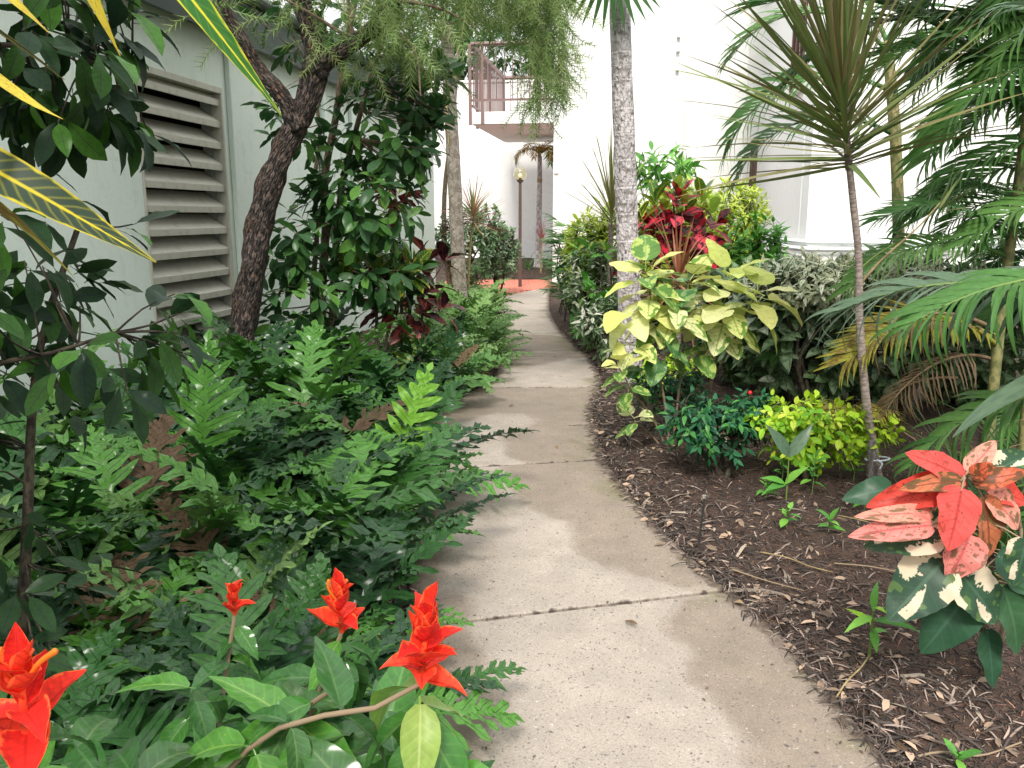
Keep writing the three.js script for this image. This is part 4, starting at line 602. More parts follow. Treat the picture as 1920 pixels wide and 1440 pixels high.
function acalypha(name, label, p, stems, heads, geos, o = {}) { // open shrub with large toothed leaves: heads [x, y, z, n, mats, size, axis]
  const t = thing(name, label, 'shrub', [p[0], groundY(p[0], p[2]), p[2]]);
  for (const s of stems) part(t, 'stem', tube(s, o.r || .012, .005, { rad: 7 }), mStemGrey);
  for (const [x, y, z, n, mats, s, ax, wo] of heads) { const l = []; whorl(l, V(x, y, z), v3(ax || [0, 1, 0]), n, { size: s, droop: .35, open: [.5, 1.65], off: .012, ...wo }); for (const q of l) put(t, 'leaf', pick(geos), pick(mats), q.p, q.dir, q.up, q.s * (o.size || 1)); }
  return t;
}
const acG = variants(4, (i) => leafGeo(.2, .145 + .008 * i, SH.heart, { segs: 12, cols: 4, fold: .05 + .07 * i, curl: .1 + .22 * i, wave: .035, waveN: 2, petiole: .06, petW: .006, serr: .035 }));
{ // red leaved acalypha at the front
  const t = thing('copperleaf', 'copperleaf shrub with bright red and pink leaves above green and cream ones', 'shrub', [1.68, 0, -2.66]), O = t.position;
  for (const p of [[[1.68, -.05, -2.66], [1.62, .2, -2.6], [1.55, .42, -2.55], [1.47, .64, -2.52], [1.435, .79, -2.5]], [[1.68, -.05, -2.66], [1.7, .3, -2.62], [1.66, .6, -2.55], [1.6, .8, -2.58]], [[1.62, .2, -2.6], [1.55, .3, -2.56], [1.48, .45, -2.52]]]) part(t, 'stem', tube(p.map(([x, y, z]) => [x - O.x, y, z - O.z]), .013, .005, { rad: 7 }), mStemGrey);
  // leaf blades: colour, base, tip, width (metres)
  const BL = [
    ['red', [1.434, 0.787, -2.5], [1.235, 0.879, -2.45], 0.102],
    ['orange', [1.415, 0.785, -2.48], [1.203, 0.799, -2.38], 0.069],
    ['red', [1.405, 0.761, -2.5], [1.132, 0.736, -2.42], 0.123],
    ['pink', [1.313, 0.69, -2.45], [1.056, 0.71, -2.35], 0.063],
    ['pink', [1.301, 0.661, -2.42], [1.045, 0.66, -2.34], 0.090],
    ['cream', [1.349, 0.614, -2.45], [1.119, 0.605, -2.4], 0.123],
    ['red', [1.39, 0.776, -2.44], [1.329, 0.619, -2.34], 0.145],
    ['orange', [1.481, 0.736, -2.48], [1.518, 0.556, -2.42], 0.128],
    ['pink', [1.431, 0.624, -2.44], [1.372, 0.494, -2.38], 0.148],
    ['pink', [1.467, 0.792, -2.55], [1.584, 0.88, -2.6], 0.076],
    ['orange', [1.443, 0.783, -2.47], [1.58, 0.833, -2.42], 0.072],
    ['cream', [1.558, 0.767, -2.6], [1.715, 0.844, -2.6], 0.115],
    ['cream', [1.369, 0.537, -2.45], [1.184, 0.376, -2.36], 0.189],
    ['cream', [1.427, 0.484, -2.46], [1.545, 0.341, -2.4], 0.173],
    ['green', [1.498, 0.42, -2.5], [1.332, 0.223, -2.42], 0.178],
    ['cream', [1.585, 0.626, -2.4], [1.55, 0.486, -2.36], 0.132],
    ['green', [1.266, 0.715, -2.62], [1.106, 0.683, -2.6], 0.099],
    ['pink', [1.505, 0.738, -2.5], [1.614, 0.641, -2.45], 0.115],
    ['orange', [1.429, 0.807, -2.46], [1.463, 0.855, -2.42], 0.056],
    ['green', [1.594, 0.42, -2.5], [1.677, 0.198, -2.45], 0.148],
    ['red', [1.515, 0.748, -2.52], [1.661, 0.711, -2.5], 0.099],
    ['green', [1.565, 0.458, -2.58], [1.501, 0.242, -2.55], 0.148],
    ['green', [1.595, 0.509, -2.55], [1.737, 0.382, -2.5], 0.148],
    ['cream', [1.434, 0.682, -2.58], [1.394, 0.583, -2.55], 0.099],
    ['green', [1.59, 0.242, -2.55], [1.619, 0.057, -2.5], 0.099],
  ];
  BL.forEach(([c, a, b, w], i) => {
    const A = v3(a), B = v3(b), L = A.distanceTo(B), d = B.clone().sub(A).normalize(), k = [.0, .1, .2][i % 3];
    const g = leafGeo(L * 1.04, w, SH.heart, { segs: 14, cols: 6, fold: .08 + k, curl: .25 + k * 1.8, wave: .06, waveN: 2, ph: i, serr: .03 });
    put(t, 'leaf', g, ACR[c][i % ACR[c].length], A.clone().sub(O), d.addScaledVector(UP, .06), V(R(-.25, .25), .62, .8));
    const n = [[1.435, .79, -2.5], [1.47, .64, -2.52], [1.55, .42, -2.55], [1.66, .6, -2.55], [1.6, .8, -2.58], [1.62, .2, -2.6]].map(v3).sort((p, q) => p.distanceTo(A) - q.distanceTo(A))[0];
    if (n.distanceTo(A) > .015) part(t, 'leaf_stalk', tube([n.clone().sub(O), n.clone().lerp(A, .5).add(V(0, .012, 0)).sub(O), A.clone().sub(O).addScaledVector(d, .01)], .0035, .0025, { rad: 5, seg: 5 }), mStick);
  });
  const w = thing('young_shoot', 'young green shoot with a folded yellow green leaf beside the copperleaf', 'plant', [1.3, groundY(1.3, -2.75), -2.75]); part(w, 'stem', tube([[0, -.03, 0], [0, .1, 0], [-.01, .2, .02]], .006, .004), mGreenStem); const l = []; whorl(l, V(-.01, .21, .02), V(-.2, 1, .3), 7, { droop: .3, open: [.5, 1.7] }); leaves(w, l, { geos: smallG(.12, .04, SH.lance), mats: [...GREEN.mid, GREEN.lime[1]] });
}
{ // pale yellow acalypha
  const S = (a) => a.map(([x, y, z]) => [x - 1.116, y, z + 5.7]);
  acalypha('golden_copperleaf', 'leggy shrub with large pale yellow green leaves on bare stems', [1.116, 0, -5.7], [S([[1.12, -.05, -5.7], [1.06, .35, -5.65], [.95, .75, -5.6], [.93, 1.15, -5.6]]), S([[1.1, -.05, -5.7], [.98, .2, -5.6], [.82, .42, -5.5], [.72, .58, -5.45]]), S([[1.15, -.05, -5.72], [1.2, .4, -5.8], [1.24, .95, -5.8]]), S([[1.08, -.05, -5.68], [.95, .1, -5.6], [.84, .2, -5.5]]), S([[1.42, -.05, -6.1], [1.5, .5, -6], [1.5, 1.1, -5.8]]), S([[1.45, .3, -6.05], [1.6, .7, -5.9], [1.68, 1.05, -5.7]])],
    [...[[.9, 1.22, -5.6, 8, [...ACR.yellow, ACR.ygreen[0]], 1.15, [-.1, 1, .2]], [.93, 1.08, -5.6, 8, [...ACR.yellow, ...ACR.yspot], 1.15, [-.1, 1, .3], { open: [1.3, 2] }], [.95, .88, -5.6, 6, [...ACR.yspot, ...ACR.ygreen], 1.05, [-.1, 1, .3], { open: [1.3, 2.1] }], [.8, .95, -5.55, 7, [...ACR.yspot, ...ACR.yellow], 1.1, [-.3, 1, .3], { open: [1.1, 2] }], [.82, .74, -5.55, 6, [...ACR.ygreen, ...ACR.yspot], 1, [-.3, 1, .3], { open: [1.1, 2.1] }], [1.1, 1.0, -5.55, 7, ACR.yspot, 1.1, [0, 1, .4], { open: [1.2, 2.1] }], [1.02, .7, -5.62, 5, ACR.ygreen, 1, [0, 1, .3], { open: [1.3, 2.1] }],
      [1.22, 1.16, -5.7, 7, [...ACR.yspot, ACR.ygreen[1]], 1.2, [.1, 1, .2]], [1.24, .98, -5.7, 8, [...ACR.yspot, ACR.ygreen[0], mDead[0]], 1.15, [.1, 1, .3], { open: [1.3, 2.1] }], [1.5, 1.18, -5.75, 8, [...ACR.yellow, ACR.ygreen[0]], 1.3, [.15, 1, .2]], [1.5, 1.0, -5.7, 9, [...ACR.yspot, ...ACR.yellow], 1.4, [.15, 1, .4], { open: [1.3, 2.1] }], [1.68, 1.08, -5.65, 9, [...ACR.yellow, ...ACR.yspot], 1.4, [.3, 1, .3], { open: [.8, 2] }], [1.5, .75, -5.85, 6, [...ACR.ygreen, ACR.yspot[0]], 1.05, [0, 1, .3], { open: [1.2, 2.1] }], [1.3, .7, -5.75, 5, ACR.ygreen, .95, [0, 1, .3], { open: [1.2, 2.1] }],
      [.72, .62, -5.45, 8, [...ACR.ygreen, ACR.yellow[0]], .8, [-.3, 1, .2]], [.78, .48, -5.48, 6, ACR.ygreen, .75, [-.3, 1, .2], { open: [1.2, 2.1] }], [.84, .23, -5.5, 5, [ACR.yspot[0], ACR.ygreen[0]], .72, [-.3, 1, .4], { open: [.8, 2] }]].map((h) => [h[0] - 1.116, h[1], h[2] + 5.7, ...h.slice(3)])], acG, { r: .011 });
}
// variegated hedge against the wing
for (const [x, z, w, h, lab] of [[2.35, -6.7, 1.0, 1.22, 'variegated hedge shrub next to the pale yellow shrub'], [3.05, -6.9, 1.1, 1.28, 'variegated hedge shrub behind the dragon tree stem'], [3.85, -6.9, 1.1, 1.2, 'variegated hedge shrub behind the drooping palm fronds'], [2.3, -7.9, 1, 1.15, 'second row variegated shrub by the pale yellow shrub']])
  leafBush('hedge_shrub', lab, 'hedge', [x, 0, z], [w, h, .95], 260, [...GREEN.variegated, ...GREEN.variegated, GREEN.dark[0], GREEN.dark[2]], variants(3, (i) => leafGeo(.135 + .014 * i, .085, SH.ovate, { segs: 5, fold: .2, curl: .25 + .25 * i, petiole: .015 })), { most: 200, shell: .25, group: 'variegated hedge', blobs: [[0, h * .5, 0, w * .55, h * .5, .5, 3], [w * .25, h * .8, .1, w * .3, h * .2, .35, 1], [-w * .2, h * .78, .1, w * .3, h * .22, .35, 1]] });
for (const [x, z, n, lab] of [[2.35, -6.3, 170, 'pale cream tipped shoots standing above the hedge'], [3.15, -6.45, 170, 'frosted cream shoots above the hedge behind the dragon tree']]) leafBush('cream_shrub', lab, 'shrub', [x, 0, z], [1.2, 1.45, .7], n, [...GREEN.whitetip, GREEN.variegated[3]], smallG(.09, .035, SH.lance), { most: 160, blobs: [[0, 1.12, 0, .62, .2, .35]], rise: 1 });
{ // small plants in the mulch
  leafBush('dwarf_shrub', 'rounded dark blue green dwarf shrub in the mulch', 'shrub', [1.27, 0, -4.95], [.74, .56, .55], 210, GREEN.bluegreen, smallG(.06, .028), { most: 300, k: [5, 8], rise: -.1, shell: .35, stems: 3, wh: { droop: .5 } });
  leafBush('dwarf_shrub', 'second dark dwarf shrub half hidden behind the first', 'shrub', [1.2, 0, -6.15], [.65, .5, .5], 110, GREEN.bluegreen, smallG(.05, .022), { most: 120, k: [5, 8], rise: 0, stems: 3, wh: { droop: .4 } });
  leafBush('lime_shrub', 'low spreading lime yellow shrub beside the dark dwarf shrub', 'shrub', [1.84, 0, -4.9], [1.0, .5, .6], 260, GREEN.lime, smallG(.058, .034, SH.oval), { most: 300, k: [4, 7], rise: .2, stems: 5, stemMat: mStemGrey, blobs: [[-.08, .38, 0, .42, .12, .28, 3], [.26, .3, .05, .28, .12, .2, 1.4], [.02, .2, .05, .36, .14, .25, 1.4]], wh: { droop: .1 } });
  leafBush('lime_shrub', 'lime ground shrub behind the bare yellow leaved stems', 'shrub', [1.35, 0, -7.1], [.7, .4, .5], 60, GREEN.lime, smallG(.06, .03, SH.oval), { most: 100, stems: 3 });
  const t = thing('palm_seedling', 'palm seedling with a broad forked leaf standing in front of the lime shrub', 'palm seedling', [1.53, groundY(1.53, -4.45), -4.45]);
  const bl = leafGeo(.23, .085, SH.lance, { segs: 6, fold: .3, curl: .5 }); part(t, 'stem', tube([[.02, -.03, 0], [.02, .16, 0], [.02, .26, 0]], .005, .003), mGreenStem);
  put(t, 'leaf', bl, GREEN.palmGrey[0], V(.02, .26, 0), V(-.62, 1, .15), V(.2, .4, 1)); put(t, 'leaf', bl, GREEN.palmGrey[1], V(.02, .26, 0), V(.6, 1, .1), V(-.2, .4, 1));
  for (const [d, m] of [[[-.9, .5, .3], 0], [[-.7, .1, .5], 1], [[.5, .8, .3], 2], [[-.9, -.1, .4], 0]]) put(t, 'leaf', bl, GREEN.mid[m], V(.01, .1, 0), v3(d), V(0, 1, .5), .72);
  let k = 0; for (const [x, z, n, h, lab] of [[1.42, -4.05, 7, .09, 'tiny seedling just right of the black marker spike'], [1.9, -3.85, 9, .16, 'bright weed with rounded leaves in the middle of the mulch'], [2.05, -3.65, 6, .1, 'small weed beyond the bright rounded one, nearer the stake'], [1.75, -4.6, 11, .22, 'leafy green weed under the lime shrub'], [1.95, -4.35, 9, .12, 'low weed between the lime shrub and the stake'], [2.0, -3.3, 6, .1, 'weed sprouting at the copperleaf side of the stake'], [1.33, -2.2, 5, .03, 'four leaved weed alone in the mulch near the path'], [1.6, -3.95, 6, .07, 'tiny sprout between two weeds in the mulch'], [2.3, -4.45, 7, .12, 'sprout right behind the wooden stake'], [1.62, -4.75, 10, .18, 'leafy weed between the palm seedling and the lime shrub'], [1.45, -4.5, 8, .1, 'low weed left of the palm seedling'], [1.85, -4.8, 11, .2, 'bushy weed close under the lime shrub'], [2.05, -4.75, 9, .16, 'weed beneath the right end of the lime shrub']]) { const w = thing('weed', lab, 'weed', [x, groundY(x, z), z]); part(w, 'stem', tube([[0, -.02, 0], [.005, h * .5, 0], [0, h, .01]], .003, .002, { rad: 4 }), mGreenStem); const l = []; whorl(l, V(0, h, .01), V(0, 1, .2), n, { droop: .1, open: [.5, 1.5], off: h / n * .8 }); leaves(w, l, { geos: smallG(.075, .036, k % 3 ? SH.ovate : SH.oval), mats: GREEN.mid }); k++; }
  const sp = thing('marker_spike', 'thin black marker spike with a silver cap beside the path', 'stake', [.925, 0, -3.86]); part(sp, 'rod', tube([[0, -.05, 0], [.01, .12, 0], [.018, .245, 0]], .005, .005, { rad: 8 }), mDark); part(sp, 'cap', new THREE.CylinderGeometry(.011, .009, .016, 12).translate(.018, .25, 0), std({ color: 0xd8dce0, metalness: .8, roughness: .25 }));
}
{ // planting against the white block
  const bz = thing('bronze_dracaena', 'dracaena with upright bronze sword leaves behind the pale yellow shrub', 'dracaena', [1.56, 0, -7.7]); part(bz, 'stem', tube([[0, -.05, 0], [0, .5, 0], [-.02, .95, 0]], .035, .028), mDracStem); rosette(bz, V(-.02, .92, 0), UP, 46, swordG(.66, .036, [.05, .2, .5]), DRAC.bronze, { lo: -.9, hi: 1.5, len: .15 });
  const cr = croton('croton with large dark crimson leaves and yellow tips', 1.72, -9.0, 1.9, .95, 20, CROT.crimson, 1.12, [[-.2, 1.42, 0, .28, .2, .2, 2], [.24, 1.45, .05, .28, .2, .2, 2], [.02, 1.66, 0, .2, .12, .15], [-.3, 1.05, 0, .2, .2, .2]]); const yl = []; for (const [x, y] of [[-.2, 1.74], [.02, 1.84], [.28, 1.76], [-.34, 1.6], [.12, 1.7], [-.08, 1.68], [.4, 1.66]]) whorl(yl, V(x, y, .02), UP, 5, { droop: 0, open: [.2, .9] }); leaves(cr, yl, { geos: crotG, mats: [...CROT.mix, GREEN.gold[0], GREEN.gold[1]] });
  const sd = thing('green_dracaena', 'tall dracaena with a fan of fine striped leaves behind the ringed palm trunk', 'dracaena', [1.15, 0, -10]); part(sd, 'stem', tube([[0, -.05, 0], [.02, .7, 0], [.03, 1.5, 0]], .035, .03), mDracStem); rosette(sd, V(.03, 1.45, 0), UP, 76, swordG(.92, .024, [.05, .15, .3]), DRAC.green, { lo: .0, hi: 1.5, len: .3 });
  const fine = smallG(.14, .045, SH.lance);
  leafBush('golden_shrub', 'golden shrub with feathery yellow tips below the brown window', 'shrub', [2.7, 0, -11], [1.3, 2.1, 1], 520, [...GREEN.gold, GREEN.lime[3], GREEN.mid[0]], fine, { most: 120 });
  leafBush('golden_shrub', 'golden shrub between the ringed palm trunk and the green dracaena', 'shrub', [1.1, 0, -10.8], [.85, 1.8, .8], 300, [...GREEN.gold, GREEN.mid[0]], fine, { most: 90 });
  leafBush('golden_shrub', 'golden shrub right behind the crimson croton', 'shrub', [2.0, 0, -10.4], [1.2, 2.05, .9], 480, [...GREEN.gold, GREEN.lime[3], GREEN.mid[1]], fine, { most: 110 });
  leafBush('green_shrub', 'light green leafy shrub beside the golden one near the pipes', 'shrub', [2.85, 0, -10], [.9, 1.65, .8], 230, GREEN.mid, smallG(.13, .055), { most: 120 });
  leafBush('tall_shrub', 'light green shrub rising highest in front of the tall white block', 'shrub', [2.0, 0, -11.2], [.8, 2.5, .7], 46, GREEN.mid, smallG(.2, .075, SH.lance), { blobs: [[0, 2.25, 0, .45, .28, .35, 2], [0, 1.6, 0, .4, .4, .3, 1]], most: 200, k: [5, 7] });
  leafBush('cane_plant', 'upright bright green cane plant in front of the wing', 'plant', [2.65, 0, -8.6], [.7, 1.2, .5], 26, [GREEN.mid[2], GREEN.mid[0]], smallG(.24, .05, SH.lance), { most: 150, k: [5, 7], rise: 1 });
  leafBush('cream_shrub', 'cream frosted shrub left of the ringed palm trunk', 'shrub', [.98, 0, -10.2], [.75, 1.3, .7], 220, [...GREEN.variegated, ...GREEN.whitetip], smallG(.09, .04), { most: 120 });
  leafBush('cream_shrub', 'low white variegated shrub at the foot of the ringed palm', 'shrub', [.98, 0, -8.8], [.6, .8, .5], 110, [...GREEN.variegated, GREEN.whitetip[1]], smallG(.1, .045, SH.lance), { most: 120 });
  leafBush('green_shrub', 'low bright green plants spilling to the path edge at the bend', 'shrub', [.98, 0, -9.9], [.55, .5, .9], 130, GREEN.mid, smallG(.1, .03, SH.lance), { most: 100 });
  leafBush('round_leaf_shrub', 'shrub with broad dull green leaves beside the fan palm clump', 'shrub', [1.0, 0, -11.2], [.6, 1.5, .6], 40, [...GREEN.broad, GREEN.mid[1]], smallG(.2, .11, SH.obovate), { most: 120, k: [4, 6] });
  croton('olive leaved croton just left of the ringed palm trunk', 1.0, -9.6, 1.35, .5, 7, [CROT.mix[1], GREEN.mid[0]], .7, [[0, 1.15, 0, .2, .2, .2], [-.05, .7, .1, .2, .2, .15]]);
  // fan palm clumps by the path
  const fanG = (() => { const b = bag(); for (let i = 0; i < 9; i++) { const a = (i / 8 - .5) * 2.5, d = V(Math.sin(a), Math.cos(a), 0); strip(b, V(0, .16, 0), d, V(0, 0, 1), .27, .036, SH.strap, { segs: 3, fold: .2, curl: R(.3, .8) }); } strip(b, V(0, 0, 0), V(0, 1, 0), V(0, 0, 1), .17, .006, () => 1, { segs: 1, curl: 0 }); return geoOf(b); })();
  for (const [x, z, h, n, lab] of [[.94, -12.4, 1.5, 60, 'dark green fan palm clump where the path meets the bricks'], [.92, -13.8, 1.4, 46, 'fan palm clump behind the first, at the far end of the path'], [1.08, -11.4, 1.15, 34, 'fan palm clump next to the cream frosted shrub']]) { const t = thing('fan_palm', lab, 'palm', [x, groundY(x, z), z]); for (let i = 0; i < 7; i++) part(t, 'cane', tube([[R(-.15, .15), -.04, R(-.15, .15)], [R(-.2, .2), h * .5, R(-.2, .2)], [R(-.28, .28), h * R(.7, .95), R(-.25, .25)]], .012, .008, { rad: 5 }), mStemDark); for (let i = 0; i < n; i++) { const az = i * GA, y = h * (.2 + .75 * i / n), d = sph(az, R(.0, .7)); put(t, 'leaf', fanG, pick([...GREEN.palm, GREEN.dark[2]]), V(Math.cos(az) * .14, y, Math.sin(az) * .14), d, V(0, 1, 0).addScaledVector(d, .2), R(.8, 1.1)); } }
}
{ // feather palms on the right
  const big = palmFrond(1.9, 34, .55, { curl: 1.15, stalk: .16, vee: .25, w: .044 }), mid = palmFrond(1.5, 34, .42, { curl: 1.5, w: .04, droop: .7 }), hang = palmFrond(1.3, 32, .38, { curl: 1.9, w: .034, droop: .7, stalk: .1 });
  const L3 = variants(3, (i) => leafGeo(1, .085, SH.strap, { segs: 7, fold: .25, curl: .9 + i * .5 }));
  const onCane = (P, q) => { let best = null; for (const c of P.children) if (c.userData.line) { const L = c.userData.line; for (let i = 1; i < L.length; i++) { const t = clamp((q.y - L[i - 1][1]) / (L[i][1] - L[i - 1][1])), p = v3(L[i - 1]).lerp(v3(L[i]), t); if (!best || p.distanceTo(q) < best.distanceTo(q)) best = p; } } return best || q; };
  const cane = (P, p, r0, r1, m, n = 'cane') => { const c = part(P, n, ringTrunk(p, r0, r1, .16, .08, { seg: 60 }), m); c.userData.line = p; return c; };
  const fr = (P, f, m, at, d, up, s, det, rm) => addFrond(P, f, m, onCane(P, v3(at).sub(P.position)), v3(d), v3(up), s, det, rm);
  const A = thing('feather_palm', 'clump of feather palms with yellowish ringed canes at the right of the bed', 'palm', [2.95, 0, -5.1]);
  for (const [p, m] of [[[[.1, -.05, 0], [.08, .9, 0], [.08, 1.9, .02], [.1, 3.4, 0]], mOlive], [[[.45, -.05, -.2], [.42, 1, -.2], [.4, 2.2, -.2], [.4, 3.6, -.2]], mOlive]]) cane(A, p, .034, .026, m);
  fr(A, big, GREEN.palm, [2.8, 2.2, -5.1], [-.75, .9, .0], [.6, .7, .5], .95, false); fr(A, mid, GREEN.palm, [2.75, 2.55, -5.15], [-.9, .55, -.1], [.3, 1, .4], 1, false); fr(A, mid, GREEN.palm, [2.9, 2.9, -5], [-.9, .8, .3], [.4, 1, .3], 1.1, false); fr(A, mid, GREEN.palm, [2.6, 2.9, -5.3], [-.6, 1, -.2], [.6, 1, .3], 1, false); fr(A, big, GREEN.palm, [2.9, 3.1, -5.1], [-.4, 1, .3], [.7, .5, .2], .9, false); fr(A, mid, GREEN.palm, [3.1, 2.4, -5.1], [.5, 1, .3], [-.4, 1, .2], 1, false); fr(A, mid, GREEN.palm, [3.0, 3.2, -5.2], [.2, 1, -.3], [0, 1, .6], 1, false); fr(A, big, GREEN.palm, [3.1, 3.0, -4.9], [.1, .8, .7], [0, 1, -.5], .9, false);
  fr(A, big, GREEN.palm, [2.95, 2.9, -5.5], [-.7, .6, .4], [.5, 1, 0], .95, false); fr(A, mid, GREEN.palm, [3.1, 2.3, -5.4], [-.5, .9, .4], [.4, 1, 0], .7, false); fr(A, hang, GREEN.palm, [3.0, 1.6, -5.6], [-.9, .6, .2], [.4, 1, .3], .6, false); fr(A, big, GREEN.palm, [3.0, 1.45, -5.5], [-.9, .7, .3], [.5, 1, .2], .5, false); fr(A, mid, GREEN.palm, [3.0, 1.3, -5.6], [-.6, .9, .5], [.5, 1, -.2], .6, false);
  fr(A, mid, [GREEN.palm[2]], [2.95, 1.35, -5.05], [-1, .45, .15], [.3, 1, .3], .72, false); fr(A, hang, GREEN.palm, [2.95, 1.7, -5.2], [-1, .5, -.1], [.3, 1, .4], .62, false); fr(A, mid, GREEN.yellowPalm, [2.9, .8, -5], [-.8, .6, .4], [.4, 1, .2], .8, false);
  const deadG = palmFrond(1.0, 22, .32, { curl: 1.7, w: .014, droop: 1.4, vee: -.1 }); for (const [a, d, s] of [[[2.85, .95, -4.9], [-1, .5, .2], 1], [[2.9, .75, -4.95], [-.9, .3, .45], .9], [[2.8, .6, -5.1], [-1, .1, .1], .8]]) { const w = put(A, 'dead_frond', deadG.geo || (deadG.geo = frondMerged(deadG)), mDead[0], v3(a).sub(A.position), v3(d), V(.3, 1, .2), s); w.userData.label = 'withered brown frond'; }
  const B = thing('feather_palm', 'palm reaching broad grey green leaflets in from the right edge', 'palm', [2.9, 0, -3.4]);
  cane(B, [[0, -.05, 0], [.02, .5, 0], [0, 1.0, 0], [-.05, 1.5, 0]], .05, .04, mTan);
  fr(B, big, GREEN.palmGrey, [2.85, 1.05, -3.5], [-1, .62, -.25], [.4, 1, .5], .82, L3); fr(B, big, GREEN.palm, [2.85, 1.2, -3.4], [-1, .5, .2], [.35, 1, .25], .72, L3); fr(B, mid, GREEN.palm, [2.9, .8, -3.5], [-1, .35, -.1], [.25, 1, .3], .85, L3); fr(B, big, GREEN.palmGrey, [2.95, 1.45, -3.5], [-.25, 1, .1], [.7, .6, .3], .72, L3); fr(B, mid, GREEN.palm, [2.85, 1.4, -3.4], [.2, 1, .2], [0, .4, -1], .9, false); fr(B, mid, GREEN.palm, [2.85, .6, -3.45], [-.9, .5, .5], [.4, 1, 0], .7, L3);
  const wide = leafGeo(.62, .13, SH.strap, { segs: 9, fold: .12, curl: .9 }); put(B, 'broad_leaf', wide, GREEN.palmGrey[1], V(-.55, 1.0, .1), V(-1, -.1, .1), V(0, 1, .3)); put(B, 'broad_leaf', wide, GREEN.palmGrey[0], V(-.25, 1.02, .2), V(-.8, -.35, .3), V(0, 1, .4), .9); part(B, 'leaf_stalk', tube([[0, .9, 0], [-.2, 1.06, .1], [-.56, 1.01, .1]], .012, .008), mGreenStem);
  const C = thing('kentia_palm', 'palm with a long frond hanging behind the dragon tree stem', 'palm', [3.6, 0, -8.2]);
  cane(C, [[.3, -.05, 0], [.2, 1.2, 0], [.05, 2.4, 0], [-.1, 3.2, 0]], .06, .05, mOlive, 'trunk');
  fr(C, hang, GREEN.palm, [3.5, 2.35, -8.1], [-1, .55, 0], [.3, 1, .5], 1.35, false); fr(C, hang, GREEN.palm, [3.5, 2.75, -8.1], [-1, .45, .15], [.3, 1, .5], 1.4, false); fr(C, hang, GREEN.palm, [3.5, 3.1, -8.1], [-.9, .9, .1], [.6, 1, .4], 1.3, false); fr(C, big, GREEN.palm, [3.5, 3.2, -8.1], [.4, 1, .2], [0, .5, 1], 1, false); fr(C, big, GREEN.palm, [3.5, 3.2, -8.1], [-.2, 1, -.6], [0, 1, .6], 1, false); fr(C, mid, GREEN.palm, [3.5, 3.0, -8.1], [.8, .7, .2], [-.5, 1, .2], 1, false);
  const D = thing('feather_palm', 'dense dark palm clump filling the upper right corner', 'palm', [3.5, 0, -6.0]);
  for (const p of [[[.35, -.05, 0], [.4, 1.5, 0], [.4, 3.2, 0]], [[.6, -.05, .2], [.65, 1.5, .2], [.6, 3, .2]]]) cane(D, p, .032, .024, mOlive);
  for (let i = 0; i < 46; i++) { const az = i * GA, el = R(.1, 1.2), y = i % 3 ? R(2.1, 3.15) : R(1.4, 2.1); addFrond(D, i % 2 ? mid : big, GREEN.palm, onCane(D, V(R(-.1, .5), y, .1)), sph(az, el), sph(az, el + 1.57), (Math.cos(az) < -.1 ? (y > 2.1 ? .82 : .5) : 1) * R(.75, 1)); }
  for (let i = 0; i < 10; i++) { const az = i * GA, el = R(.2, 1.0); addFrond(D, mid, GREEN.palm, onCane(D, V(R(-.1, .5), R(.2, 1.3), .1)), sph(az, el), sph(az, el + 1.57), (Math.cos(az) < -.1 ? .7 : 1) * R(.6, .85)); }
  for (const P of [A, B, C, D]) for (const c of P.children) delete c.userData.line;
  const E = thing('grassy_clump', 'clump of narrow strappy leaves under the feather palms', 'plant', [2.75, groundY(2.75, -4.1), -4.1]); rosette(E, V(0, 0, 0), V(-.2, 1, 0), 70, swordG(.75, .018, [.6, 1.1, 1.5]), [...GREEN.palm, ...GREEN.palm, mDead[2], GREEN.yellowPalm[0]], { lo: .15, len: .06 });
  for (const [x, z, n, L, lab] of [[2.35, -3.75, 60, .62, 'strappy green clump right behind the copperleaf'], [2.6, -4.6, 60, .7, 'loose clump of arching green and straw leaves near the stake'], [2.15, -3.1, 40, .5, 'narrow leaved clump at the far side of the copperleaf']]) { const q = thing('grassy_clump', lab, 'plant', [x, groundY(x, z), z]); rosette(q, V(0, 0, 0), UP, n, swordG(L, .017, [.5, 1, 1.5]), [...GREEN.palm, ...GREEN.palm, mDead[2], GREEN.yellowPalm[0]], { lo: .2, len: .05 }); }
  const H = thing('feather_palm', 'palm at the right edge sending arching fronds across the wing wall', 'palm', [4.0, 0, -5.3]);
  for (const p of [[[0, -.05, 0], [.02, 1.6, 0], [0, 3.6, 0]], [[-.3, -.05, .4], [-.3, 1.4, .4], [-.35, 3, .4]]]) { const c = cane(H, p, .05, .036, mOlive); }
  for (const [y, z, d, s, f] of [[3.3, 0, [-1, .35, .1], 1.15, mid], [3.0, 0, [-1, .3, -.1], 1.1, mid], [2.7, .4, [-1, .45, .0], 1.0, mid], [2.45, .4, [-1, .3, .2], 1.0, mid], [2.2, 0, [-1, .5, .1], 1.05, mid], [1.95, .4, [-1, .4, -.1], .95, mid], [1.75, 0, [-1, .6, .1], 1.0, mid], [3.5, .4, [-.8, .8, .1], 1.05, big], [2.9, .4, [-.7, .9, .2], .9, big], [2.3, .4, [-.6, 1, .1], .85, big], [1.9, 0, [-.5, 1, 0], .9, big], [1.5, .4, [-.9, .6, .2], .8, mid], [3.2, .4, [-.9, .5, .35], .95, hang], [2.6, .4, [-.9, .6, .3], .95, hang]]) fr(H, f, GREEN.palm, [z ? 3.68 : 4.0, y, -5.3 + z], d, [.4, 1, .25], s, false);
  for (const c of H.children) delete c.userData.line;
